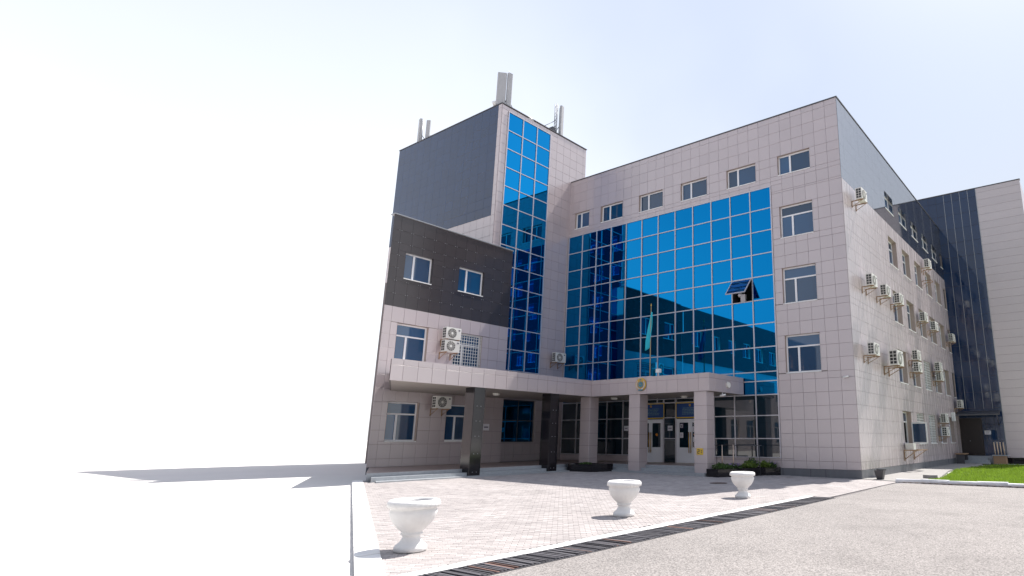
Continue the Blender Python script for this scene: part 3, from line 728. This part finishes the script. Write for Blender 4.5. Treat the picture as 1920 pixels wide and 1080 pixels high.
# unseen block added behind the camera to darken the corner glass's double reflection
cb_ = thing('added_darkening_block', (22, -45, 0), 'unseen tall dark block added to darken the double reflection in the corner glass', 'building')
KF = Face((0,-38,0), (-1,0,0), (0,1,0)); KH = []
for i in range(7):
    for j in range(8): KH.append((-34+1.3+3.5*i, -34+3.1+3.5*i, 1.6+3.8*j, 3.6+3.8*j))
b = MB(); KF.wall(b, (-35, -9.5, 0, 32), KH); b.build('front_wall', 'brown_granite', cb_)
for rc in KH: window(KF, rc, cb_, 'tall', .2)
b = MB(); b.box(9.5, 9.52, -50, -38.02, 0, 32); b.box(34.98, 35, -50, -38.02, 0, 32); b.box(9.6, 34.9, -50, -49.98, 0, 32); b.build('end_wall', 'beige_tile', cb_)
b = MB(); b.box(9.55, 34.95, -49.95, -38.05, 31.5, 31.8); b.build('roof', 'roof_felt', cb_)

# ------------------------------------------------------------------ porch platform and steps
PZ = .47
def porch(o, z0, z1, mt, nm, parent=None):
    # o: outward offset of the edge
    P = [(-17.0+.0, -11.75), (-12.75+o, -14.2), (-12.75+o, -3.0-o+.25), (-5.62, -3.0-o+.25), (-5.62, -.06), (-16.98, -.06)]
    return MB().prism(P, z0, z1).build(nm, mt, parent)
ps = struct(porch(0, -.05, PZ, 'step_granite', 'porch_steps'))
fl = porch(-.03, PZ+.001, PZ+.006, 'porch_floor', 'porch_floor', ps)
porch(.33, -.05, .34, 'step_granite', 'step', ps); porch(.66, -.05, .215, 'step_granite', 'step', ps)

# ------------------------------------------------------------------ entrance canopy
CZ0, CZ1 = 3.70, 4.49; CX, CY, CR = -12.3, -3.3, -5.4
cn = thing('entrance_canopy', (-11, -4, 0), 'beige tiled entrance canopy on columns wrapping the corner of the court', 'canopy')
poly = [(-16.99, -11.2), (CX-.02, -14.0), (CX-.02, CY+.02), (CR-.02, CY+.02), (CR-.02, -.09), (-16.99, -.09)]
cb = MB().prism(poly, CZ0+.03, CZ1-.02).build('slab', 'joint', cn)
MB().prism([(-16.98, -11.15), (CX-.05, -13.9), (CX-.05, CY+.05), (CR-.05, CY+.05), (CR-.05, -.1), (-16.98, -.1)], CZ0+.012, CZ0+.029).build('soffit', 'soffit', cn)
FA = Face((CX-.02,0,0), (0,1,0), (1,0,0)); FB = Face((0,CY+.02,0), (1,0,0), (0,-1,0)); FC = Face((CR-.02,0,0), (0,1,0), (1,0,0))
zc = [CZ0, 4.28, CZ1]
FA.tiles([-13.98]+[round(CY+.02-.02-.6*i, 3) for i in range(17, -1, -1)], zc, [], 'beige_tile', cn, name='fascia_tile')
FB.tiles([CX-.02+.0]+[round(CX+.58*i, 3) for i in range(1, 11)]+[-5.95, CR-.0], zc, [], 'beige_tile', cn, name='fascia_tile')
FC.tiles([CY+.02, -2.75, -2.05, -1.35, -.65, -.09], zc, [], 'beige_tile', cn, name='fascia_tile')
b = MB(); b.prism([(-16.99, -11.2), (CX-.0, -14.0), (CX-.0, CY), (CR, CY), (CR, -.09), (-16.99, -.09)], CZ1-.018, CZ1+.012); b.build('coping', 'beige_tile', cn)
def column(x0, x1, y0, y1, zb, mt, rows, label=None):
    c = MB().box(x0+.02, x1-.02, y0+.02, y1-.02, zb-.05, CZ0+.02).build('column', 'joint' if mt == 'beige_tile' else 'black_granite', cn)
    zz = zb
    for h in rows:
        z2 = min(zz+h, CZ0)
        if z2-zz < .05: break
        b = MB(); b.prism([(x0+.012, y0), (x1-.012, y0), (x1, y0+.012), (x1, y1-.012), (x1-.012, y1), (x0+.012, y1), (x0, y1-.012), (x0, y0+.012)], zz+.006, z2-.006)
        b.build('cladding_tile', mt, c); zz = z2
    return c
BR = [.42, .62, .60, .60, .60, .60, .6]
column(-6.23, -5.58, -3.24, -2.59, .10, 'beige_tile', [.50, .62, .62, .62, .62, .62, .6])
column(-9.93, -9.28, -3.24, -2.59, .10, 'beige_tile', [.50, .62, .62, .62, .62, .62, .6])
column(-13.08, -12.43, -3.24, -2.59, .47, 'beige_tile', [.25, .6, .6, .6, .6, .6, .6])
for y0 in (-10.28, -6.02):
    column(-12.92, -12.33, y0, y0+.55, .16, 'black_granite', [.9, .9, .9, .9])
b = MB()
for y0 in (-10.28, -6.02):
    for z in (.35, 1.06, 1.75, 2.35, 2.95):
        for d in (.17, .36): b.box(-12.329, -12.318, y0+d-.015, y0+d+.015, z-.012, z+.012)
stuff(b.build('cladding_clip', 'grey_steel', cn))
for (x, y, lab) in ((-11.98, -1.91, 'round pale ceiling lamp above the porch left of the emblem column'), (-8.26, -.99, 'round pale ceiling lamp above the postered double door'), (-14.47, -7.44, 'round pale ceiling lamp above the black columns')):
    tag(MB().lathe((x, y, CZ0-.10), [(.05,0),(.13,.02),(.17,.06),(.17,.11)], 18).build('ceiling_lamp', 'lamp_shade'), lab, 'lamp', 'porch ceiling lamps')
b = MB(); b.bar((CR, -1.63, 4.06), (CR+.09, -1.63, 4.06), .155, .12, 20); tag(b.build('wall_lamp', 'lamp_shade'), 'round white bulkhead lamp on the end of the canopy fascia', 'lamp')
sc_ = thing('security_camera', (-5.0, -2.2, 3.6), 'small white camera hanging under the canopy end', 'camera')
MB().bar((-5.42, -2.1, 3.69), (-5.42, -2.1, 3.58), .02).build('bracket', 'white_metal', sc_); MB().bar((-5.5, -2.2, 3.54), (-5.28, -2.05, 3.60), .045, .04, 10).build('housing', 'white_metal', sc_)
for (x, lab) in ((-.35, 'small white camera on the front wall below the corner windows'),):
    s2 = thing('security_camera', (x, -.1, 4.28), lab, 'camera')
    MB().bar((x, -.02, 4.30), (x, -.12, 4.29), .02).build('bracket', 'white_metal', s2); MB().bar((x-.12, -.14, 4.26), (x+.12, -.18, 4.29), .045, .04, 10).build('housing', 'white_metal', s2)
# emblem
em = thing('emblem', (-9.14, CY-.03, 3.84), 'round gilded emblem with blue centre fixed to the canopy fascia', 'emblem')
E0 = Vector((-9.14, CY, 4.15)); ny = Vector((0,-1,0))
MB().bar(E0+ny*.02, E0+ny*.06, .315, .30, 32).build('disc', 'gold', em)
MB().bar(E0+ny*.06, E0+ny*.085, .15, .145, 28).build('centre', 'emblem_blue', em)
b = MB()
for i in range(28):
    a = 2*math.pi*i/28; d = Vector((math.cos(a), 0, math.sin(a))); b.bar(E0+d*.10+ny*.088, E0+d*.165+ny*.088, .008, .003, 5)
for i in range(5): a = R(-60+30*i); b.bar(E0+ny*.088+Vector((0,0,-.03)), E0+ny*.088+Vector((math.sin(a)*.08, 0, math.cos(a)*.08-.03)), .006, None, 4)
b.build('rays', 'gold', em)
b = MB()
for sg in (-1, 1):
    for i in range(7):
        a = R(-70+i*17); c = E0+Vector((sg*math.cos(a)*.225, 0, math.sin(a)*.225))+ny*.07
        t = Vector((-sg*math.sin(a), 0, math.cos(a))); b.bar(c-t*.035, c+t*.045, .034, .010, 8)
b.build('wings', 'paper', em)
b = MB(); b.bar(E0+Vector((0,0,.2))+ny*.07, E0+Vector((0,0,.27))+ny*.07, .05, .01, 5); b.bar(E0+Vector((-.12,0,-.26))+ny*.07, E0+Vector((.12,0,-.26))+ny*.07, .03, None, 6); b.build('ribbon', 'emblem_blue', em)
# number plate 21 on the column
FN = Face((0,-3.24,0), (1,0,0), (0,-1,0))
u0, z0 = -6.10, .97
def seg(u, z, on):
    w_, h_, t = .10, .18, .026; S = {'a':(u,u+w_,z+h_-t,z+h_), 'g':(u,u+w_,z+h_/2-t/2,z+h_/2+t/2), 'd':(u,u+w_,z,z+t), 'f':(u,u+t,z+h_/2,z+h_-t), 'b':(u+w_-t,u+w_,z+h_/2+t/2,z+h_-t), 'e':(u,u+t,z+t,z+h_/2-t/2), 'c':(u+w_-t,u+w_,z+t,z+h_/2-t/2)}
    return [S[k] for k in on]
flat(FN, 'number_plate', (u0, u0+.33, z0, z0+.28), .002, [('digits', 'print_dark', seg(u0+.05, z0+.05, 'abged')+seg(u0+.16, z0+.05, 'bc'))], 'small yellow plate with dark digits low on the corner column', 'sign', None, .012, 'yellow')
notice(LF, -5.88, 2.22, 'small white notice with dark bar on the tiled pier of the side wing', .19, .022)
# flag on the canopy
fg = thing('flagpole', (-9.25, -2.5, CZ1), 'turquoise flag hanging from a thin wooden pole above the emblem', 'flag')
MB().bar((-9.25, -2.5, CZ1), (-9.2, -2.5, 8.12), .028, .018, 8).build('pole', 'pole_wood', fg)
MB().lathe((-9.2, -2.5, 8.10), [(.01,0),(.04,.04),(.03,.08),(.003,.16)], 8).build('finial', 'gold', fg)
b = MB(); rows, cl = 16, 9; k = len(b.v)
for j in range(rows):
    t = j/(rows-1); z = 7.72-1.72*t
    for i in range(cl):
        s_ = i/(cl-1); wd = .06+.46*min(t*1.3, 1)*(1-.25*t)
        x = -9.21+.14*(1-t)*s_*.3-(wd*s_)*(.35+.75*t)+.03*math.sin(3*s_+5*t)+(.10*(1-t))*(1-s_); y = -2.5-.05*math.sin(9*s_+2*t)*(.4+t)
        b.v.append((x, y, z+.22*s_*(.5-t)+(.05*math.sin(7*s_) if j == rows-1 else 0)))
for j in range(rows-1):
    for i in range(cl-1): b.f.append((k+j*cl+i, k+j*cl+i+1, k+(j+1)*cl+i+1, k+(j+1)*cl+i)); b.sm.append(True)
fo = b.build('flag', 'flag_cloth', fg); sdm = fo.modifiers.new('s', 'SOLIDIFY'); sdm.thickness = .008
tag(MB().box(-9.75, -9.0, -2.75, -2.2, CZ1+.012, CZ1+.10).build('flag_base', 'paper'), 'low pale base slab on the canopy under the flagpole', 'slab')
# things on the canopy roof
s3 = thing('rooftop_spotlight', (-8.35, -3.0, CZ1), 'small white floodlight standing on the canopy edge right of the flag', 'floodlight')
MB().bar((-8.35, -3.0, CZ1+.01), (-8.35, -3.0, CZ1+.22), .02).build('stem', 'white_metal', s3); MB().box(-8.45, -8.25, -3.1, -2.92, CZ1+.2, CZ1+.38).build('head', 'white_metal', s3)
for (y, lab) in ((-1.3, 'black vent pipe on the canopy next to the tower air conditioner'), (-.75, 'black vent pipe on the canopy by the inner corner')):
    tag(MB().bar((-16.6, y, CZ1+.01), (-16.6, y, CZ1+.45), .035).build('vent_pipe', 'black_plastic'), lab, 'pipe', 'canopy vent pipes')
tag(MB().box(-16.9, -16.3, -.6, -.15, CZ1+.012, CZ1+.16).build('roof_hatch', 'black_plastic'), 'low black box on the canopy in the inner corner', 'hatch')

# ------------------------------------------------------------------ air conditioners
ac = thing('air_conditioner', (0,0,-50), 'x', 'air conditioner', 'outdoor air conditioner units')
x0, x1 = .26, .56
b = MB(); b.box(x0, x1, 0, .82, 0, .56)
cas = b.build('casing', 'ac_white', None); 
def kid(o, par, root):
    o.parent = par; o.location = WL[o.name]-(WL[par.name] if par is not root else Vector((0,0,0)))
kid(cas, ac, ac)
b = MB()
for i in range(2):
    for j in range(4): b.box(x0+.035+.125*i, x0+.135+.125*i, -.006, -.001, .05+.122*j, .145+.122*j)
kid(b.build('side_grille', 'black_plastic', None), cas, ac)
b = MB(); c = Vector((x1+.004, .32, .28)); k = len(b.v); n = 28
for (r_, xx) in ((.235, .012), (.215, .012), (.06, .016), (.0, .016)):
    pass
b.bar(c, c+Vector((.006,0,0)), .235, None, 28); kid(b.build('fan_opening', 'black_plastic', None), cas, ac)
b = MB()
for i in range(12):
    a = 2*math.pi*i/12; b.bar(c+Vector((.012, math.cos(a)*.05, math.sin(a)*.05)), c+Vector((.012, math.cos(a)*.235, math.sin(a)*.235)), .006, None, 4)
for r_ in (.06, .10, .14, .18, .235):
    for i in range(20):
        a = 2*math.pi*i/20; a2 = 2*math.pi*(i+1)/20
        b.bar(c+Vector((.012, math.cos(a)*r_, math.sin(a)*r_)), c+Vector((.012, math.cos(a2)*r_, math.sin(a2)*r_)), .006, None, 4, cap=False)
b.bar(c+Vector((.01,0,0)), c+Vector((.018,0,0)), .06, None, 14)
kid(b.build('fan_guard', 'ac_white', None), cas, ac)
b = MB().box(x1+.001, x1+.006, .66, .75, .42, .48); kid(b.build('badge', 'print_dark', None), cas, ac)
for yy in (.10, .70):
    b = MB(); b.box(.03, .60, yy-.02, yy+.02, -.045, -.004); b.bar((.04, yy, -.30), (.52, yy, -.05), .014, None, 6); b.box(.022, .05, yy-.02, yy+.02, -.34, -.003)
    kid(b.build('bracket', 'rust_steel', None), ac, ac)
b = MB(); b.bar((.02, .88, .12), (.36, .86, .16), .018, None, 6); b.bar((.36, .86, .16), (.40, .82, .2), .018, None, 6); kid(b.build('pipe', 'ac_white', None), ac, ac)
RAC = [(1.16,13.11,'high on the side wall just below the dark band near the corner'), (1.77,8.98,'on the third floor of the side wall nearest the front corner'), (4.07,8.94,'on the third floor of the side wall second from the front corner'), (6.6,9.0,'on the third floor of the side wall overlapping the first window'), (12.31,8.95,'on the third floor of the side wall over the third window'), (15.16,8.8,'on the third floor of the side wall between third and fourth windows'), (20.92,8.81,'on the third floor at the far end of the side wall'), (15.02,13.01,'against the lower edge of the dark band midway along the side wall'), (1.26,5.63,'on the second floor of the side wall nearest the front corner'), (4.35,5.55,'BIG'), (9.46,6.26,'upper of the pair right of the first second floor side window'), (9.49,5.59,'lower of the pair right of the first second floor side window'), (15.21,6.15,'upper of the pair between the second floor side windows'), (15.31,5.55,'lower of the pair between the second floor side windows'), (21.47,4.08,'above the rear door canopy at the end of the side wall'), (15.49,2.92,'upper of the ground floor pair on the side wall'), (15.45,2.10,'lower of the ground floor pair on the side wall')]
for (y, z, lab) in RAC:
    if lab == 'BIG': clone(ac, (0, y, z-.38), 'larger white air conditioner unit left of the first second floor side window', None, 0, 1.35)
    else: clone(ac, (0, y, z-.28), 'white air conditioner '+lab)
clone(ac, (-W, -1.22, 6.02), 'white air conditioner on the tower wall beside the blue glass strip')
clone(ac, (LX, -8.98, 6.30), 'upper white air conditioner of two beside the barred wing window')
clone(ac, (LX, -9.0, 5.68), 'lower white air conditioner of two beside the barred wing window')
clone(ac, (LX, -9.2, 3.02), 'white air conditioner under the canopy on the side wing')
for o in [g for c in ac.children for g in c.children]+list(ac.children)+[ac]: bpy.data.objects.remove(o)
b = MB()
for yy in (15.0, 15.6): b.box(.022, .60, yy-.02, yy+.02, 11.78, 11.82); b.bar((.03, yy, 11.5), (.5, yy, 11.77), .014, None, 6)
b.box(.55, .59, 14.9, 15.7, 11.825, 11.85); tag(b.build('empty_bracket', 'rust_steel'), 'empty rusty bracket without a unit on the upper side wall', 'bracket')
cgr = thing('window_shelf', (.3, 7.3, 1.0), 'rusty shelf bracket holding a white box below the open casement', 'bracket')
b = MB()
for yy in (6.9, 8.9): b.box(.03, .75, yy-.025, yy+.025, 1.05, 1.10); b.bar((.04, yy, .62), (.65, yy, 1.05), .02, None, 6); b.box(.03, .07, yy-.03, yy+.03, .55, 1.05)
b.box(.70, .75, 6.93, 8.87, 1.06, 1.10); b.build('bracket', 'rust_steel', cgr); MB().box(.1, .5, 7.0, 7.5, 1.105, 1.42).build('box', 'ac_white', cgr)
tag(MB().box(.03, .22, 20.2, 20.6, 2.85, 3.45).build('meter_box', 'white_metal'), 'white meter box at the far end of the side wall', 'box')
b = MB(); y_ = -.35
bo = thing('litter_bin', (.72, -.25, 0), 'dark grey open bin standing by the plinth at the front corner', 'bin')
b = MB()
for (r_, z) in ((.0, 0),): pass
k = 0; rb, rt, hh = .115, .185, .36
b.v = [(.74+sx*rb, .1+sy*rb, .02) for sx, sy in ((-1,-1),(1,-1),(1,1),(-1,1))]+[(.74+sx*rt, .1+sy*rt, .02+hh) for sx, sy in ((-1,-1),(1,-1),(1,1),(-1,1))]+[(.74+sx*(rt-.02), .1+sy*(rt-.02), .02+hh) for sx, sy in ((-1,-1),(1,-1),(1,1),(-1,1))]+[(.74+sx*(rb-.01), .1+sy*(rb-.01), .06) for sx, sy in ((-1,-1),(1,-1),(1,1),(-1,1))]
b.f = [(3,2,1,0)]+[(i,(i+1)%4,4+(i+1)%4,4+i) for i in range(4)]+[(4+i,4+(i+1)%4,8+(i+1)%4,8+i) for i in range(4)]+[(8+i,8+(i+1)%4,12+(i+1)%4,12+i) for i in range(4)]+[(12,13,14,15)]
b.sm = [False]*len(b.f); b.build('body', 'bin_grey', bo)
MB().box(.54, .94, .29, .31, .375, .41).build('rim', 'black_plastic', bo)

# ------------------------------------------------------------------ antennas
def panel_antenna(name, x, y, z, h, label, pole=True, w_=.30, dp=.14, rz=0.0):
    t = thing(name, (x, y, z), label, 'antenna', 'rooftop panel antennas')
    m = MB(); m.bar((x, y, z), (x, y, z+h*.96), .04, .035, 8); m.build('mast', 'grey_steel', t)
    c, s = math.cos(rz), math.sin(rz); q = MB()
    cx, cy = x+c*.16, y+s*.16
    sec = [(-dp/2, -w_/2+.03), (-dp/2+.03, -w_/2), (dp/2-.03, -w_/2), (dp/2, -w_/2+.04), (dp/2, w_/2-.04), (dp/2-.03, w_/2), (-dp/2+.03, w_/2), (-dp/2, w_/2-.03)]
    q.prism([(cx+c*a-s*b_, cy+s*a+c*b_) for a, b_ in sec], z+.18, z+h); q.build('panel', 'antenna_grey', t)
    for zz in (.35, .8):
        k = MB(); k.bar((x, y, z+h*zz), (cx, cy, z+h*zz), .03, None, 6); k.build('clamp', 'dark_steel', t)
    k = MB(); k.bar((x, y, z+.9), (x-c*.2-s*.75, y-s*.2+c*.75, z), .02, None, 6); k.bar((x, y, z+.9), (x-c*.8, y-s*.8, z), .02, None, 6); k.build('brace', 'dark_steel', t)
    return t
RZ = TZ-.05
panel_antenna('panel_antenna', -18.22, -5.50, RZ, 2.3, 'wide white panel antenna at the tower corner', True, .52, .16, R(-45))
panel_antenna('panel_antenna', -18.0, -5.22, RZ, 2.35, 'narrow white panel antenna beside the wide one at the tower corner', True, .30, .18, R(-10))
panel_antenna('panel_antenna', -18.0, -.95, RZ, 2.3, 'white panel antenna on a dark mast at the far tower roof edge', True, .30, .16, R(10))
panel_antenna('panel_antenna', -26.4, -5.4, RZ, 2.0, 'white panel antenna on the outer end of the tower roof', True, .28, .16, R(-100))
panel_antenna('panel_antenna', -25.9, -5.2, RZ, 1.8, 'shorter white panel antenna on the outer end of the tower roof', True, .26, .16, R(-60))
t = thing('relay_mast', (-18.6, -5.3, RZ), 'thin grey mast with a small white dish box left of the panel antennas', 'mast')
MB().bar((-18.6, -5.3, RZ), (-18.55, -5.3, RZ+2.0), .035).build('mast', 'grey_steel', t)
MB().bar((-18.95, -5.45, RZ+.62), (-18.66, -5.35, RZ+.68), .17, .15, 14).build('dish', 'white_metal', t); MB().bar((-18.66, -5.35, RZ+.68), (-18.6, -5.3, RZ+.68), .05).build('bracket', 'dark_steel', t)
MB().bar((-18.6, -5.3, RZ+.7), (-18.95, -5.35, RZ), .02).build('brace', 'dark_steel', t)
b = MB().bar((-18.3, -5.0, RZ), (-18.3, -5.0, RZ+2.9), .012, .005, 6); tag(b.build('lightning_rod', 'grey_steel'), 'very thin rod rising behind the corner antennas', 'rod')
t = thing('equipment_mast', (-18.0, -1.25, RZ), 'dark lattice mast with cable boxes beside the far tower antenna', 'mast')
q = MB()
for (dx, dy) in ((-.07,-.07), (.07,-.07), (0,.08)): q.bar((-18+dx, -1.25+dy, RZ), (-18+dx, -1.25+dy, RZ+2.35), .022, None, 6)
for i in range(9):
    z = RZ+.2+i*.24; q.bar((-18.07, -1.32, z), (-17.93, -1.32, z+.12), .012, None, 4); q.bar((-17.93, -1.32, z+.12), (-18, -1.17, z+.24), .012, None, 4)
q.build('lattice', 'dark_steel', t); MB().box(-18.2, -17.85, -1.65, -1.4, RZ, RZ+.55).build('cabinet', 'dark_steel', t)
q = MB(); q.bar((-18, -1.25, RZ+1.2), (-18.2, -2.6, RZ+.02), .018, None, 6); q.bar((-18, -1.25, RZ+.8), (-18.2, -1.9, RZ+.02), .018, None, 6); q.build('brace', 'dark_steel', t)
tag(MB().lathe((-18.1, -3.6, RZ), [(.5,0),(.5,.1),(.4,.22),(.2,.3),(.03,.33)], 20).build('roof_dome', 'white_metal'), 'low white dome vent on the tower roof between the antennas', 'vent')

# ------------------------------------------------------------------ urns
PROF = [(.21,0),(.225,.015),(.225,.065),(.205,.09),(.165,.12),(.135,.16),(.122,.195),(.125,.215),(.15,.228),(.155,.243),(.14,.256),(.15,.275),(.195,.315),(.25,.37),(.295,.44),(.322,.51),(.328,.555),(.312,.585),(.325,.598),(.35,.607),(.366,.63),(.366,.668),(.35,.698),(.315,.715),(.29,.70),(.28,.66),(.26,.60)]
um = MB().lathe((0,0,0), PROF, 56, (11, 16, 20, .018))
ume = um.mesh('urn'); ume.materials.append(MATS['urn_white'])
sm2 = MB().lathe((0,0,.60), [(.268,0),(.26,.012),(.1,.03),(.01,.032)], 24); sme = sm2.mesh('soil'); sme.materials.append(MATS['soil'])
rim = MB()
for i in range(28):
    a = 2*math.pi*i/28; c = Vector((math.cos(a)*.348, math.sin(a)*.348, .645)); t_ = Vector((-math.sin(a), math.cos(a), .5)).normalized(); rim.bar(c-t_*.04, c+t_*.04, .022, .018, 6)
rme = rim.mesh('rim_beading'); rme.materials.append(MATS['urn_white'])
for (x, y, s_, lab) in ((-.36, -15.2, 1.04, 'white fluted pedestal urn between the other two on the drain side'), (-.22, -10.0, 1.0, 'white fluted pedestal urn in front of the planting bed'), (-.33, -20.3, 1.04, 'white fluted pedestal urn at the outer end of the row')):
    u = thing('urn', (x, y, gz(x)), lab, 'urn', 'white pedestal urns'); u.scale = (s_,)*3; u.rotation_euler.z = rnd.uniform(0, 6)
    for nm, me in (('bowl', ume), ('soil', sme), ('rim_beading', rme)):
        o = bpy.data.objects.new(nm, me); col.objects.link(o); o.parent = u
# manhole cover
tag(MB().lathe((-3.4, -6.0, gz(-3.4)+.004), [(.33,0),(.33,.008),(.30,.012)], 24).build('manhole_cover', 'lid'), 'round brown manhole cover set in the shaded pavers', 'manhole')

# ------------------------------------------------------------------ planters and plants
def planter(name, poly, z0, z1, label, n_panels=None):
    t = thing(name, (sum(p[0] for p in poly)/len(poly), sum(p[1] for p in poly)/len(poly), z0), label, 'planter')
    cx = sum(p[0] for p in poly)/len(poly); cy = sum(p[1] for p in poly)/len(poly)
    inner = [(cx+(x-cx)*.90, cy+(y-cy)*.90) for x, y in poly]; n = len(poly)
    for i in range(n):
        (xa, ya), (xb, yb) = poly[i], poly[(i+1)%n]; (ia, ja), (ib, jb) = inner[i], inner[(i+1)%n]
        ln = math.hypot(xb-xa, yb-ya); k = max(1, round(ln/.75))
        for q in range(k):
            s0, s1 = q/k+.003, (q+1)/k-.003
            P = [(xa+(xb-xa)*s0, ya+(yb-ya)*s0), (xa+(xb-xa)*s1, ya+(yb-ya)*s1), (ia+(ib-ia)*s1, ja+(jb-ja)*s1), (ia+(ib-ia)*s0, ja+(jb-ja)*s0)]
            MB().prism(P, z0-.03, z1).build('side_slab', 'black_granite', t)
    MB().prism([(cx+(x-cx)*.905, cy+(y-cy)*.905) for x, y in poly], z0, z1-.07).build('soil', 'soil', t)
    return t
planter('corner_planter', [(-13.15, -4.15), (-12.2, -4.9), (-11.0, -4.6), (-10.75, -3.35), (-11.9, -3.3), (-12.4, -3.35)], .16, .50, 'low black granite planter at the foot of the inner corner column')
planter('long_planter', [(-5.57, -3.32), (-4.95, -3.42), (-4.05, -.75), (-3.65, -.06), (-5.57, -.06)], .06, .40, 'long black granite planter bed right of the entrance steps')
def shrub(x, y, z, r, h, n, mt, label, name='shrub', tall=.5, seed=1, flowers=0):
    g = random.Random(seed); t = thing(name, (x, y, z), label, 'plant', 'plants in the granite beds')
    st_ = MB(); lf = MB(); fl_ = MB()
    for i in range(n):
        a = g.uniform(0, 6.283); rr = r*math.sqrt(g.random()); hh = h*(1-.55*(rr/r)**2)*g.uniform(.6, 1.05)
        bx, by = x+math.cos(a)*rr*.35, y+math.sin(a)*rr*.35; tx, ty = x+math.cos(a)*rr, y+math.sin(a)*rr
        if i % 3 == 0: st_.bar((bx, by, z), (tx, ty, z+hh), .006, .003, 4)
        for q in range(5):
            s_ = g.uniform(.35, 1.0); c = Vector((bx+(tx-bx)*s_, by+(ty-by)*s_, z+hh*s_))
            d = Vector((g.uniform(-1,1), g.uniform(-1,1), g.uniform(-.2, 1))).normalized(); L_ = g.uniform(.06, .13)*tall*2; wv = d.cross(Vector((g.uniform(-1,1), g.uniform(-1,1), g.uniform(-1,1)))).normalized()*L_*.26
            lf.face([c, c+d*L_*.5+wv, c+d*L_, c+d*L_*.5-wv])
    for i in range(flowers):
        a = g.uniform(0, 6.283); rr = r*math.sqrt(g.random()); c = Vector((x+math.cos(a)*rr, y+math.sin(a)*rr, z+h*g.uniform(.6, 1))); fl_.lathe(c, [(.008,0),(.03,.015),(.02,.03)], 6)
    st_.build('stem', 'stem', t); lf.build('foliage', mt, t)
    if flowers: fl_.build('flower', 'flower', t)
    return t
shrub(-5.15, -2.75, .33, .42, .30, 170, 'leaf', 'dark green leafy plant by the corner column in the long bed', seed=2)
shrub(-4.85, -2.1, .33, .32, .26, 120, 'leaf', 'low plant with pale violet flowers in the long bed', 'flowering_plant', seed=3, flowers=40)
shrub(-4.55, -1.35, .33, .38, .36, 150, 'leaf_light', 'yellow green bushy plant in the middle of the long bed', seed=4)
shrub(-4.75, -.75, .33, .32, .48, 120, 'leaf', 'tall dark green plant against the glazing in the long bed', seed=5)
shrub(-4.22, -.55, .33, .26, .36, 120, 'leaf_light', 'light green round plant near the wall end of the long bed', seed=6)
shrub(-3.95, -.28, .33, .2, .30, 60, 'leaf', 'sparse violet plant at the wall end of the long bed', 'flowering_plant', seed=8, flowers=14)
shrub(-11.9, -4.0, .43, .35, .10, 60, 'leaf', 'flat straggly plant in the corner column planter', seed=7)
hr = thing('handrail', (-5.55, -1.5, .06), 'pair of copper coloured handrail posts behind the long bed', 'handrail')
for x in (-5.84, -5.26): MB().bar((x, -1.5, .06), (x, -1.5, 1.38), .03, None, 10).build('post', 'post_metal', hr)
MB().bar((-6.6, -1.2, 1.36), (-4.0, -1.2, 1.36), .018, None, 8).build('rail', 'dark_steel', hr)
for x in (-6.5, -4.1): MB().bar((x, -1.2, .06), (x, -1.2, 1.36), .016, None, 8).build('stanchion', 'dark_steel', hr)
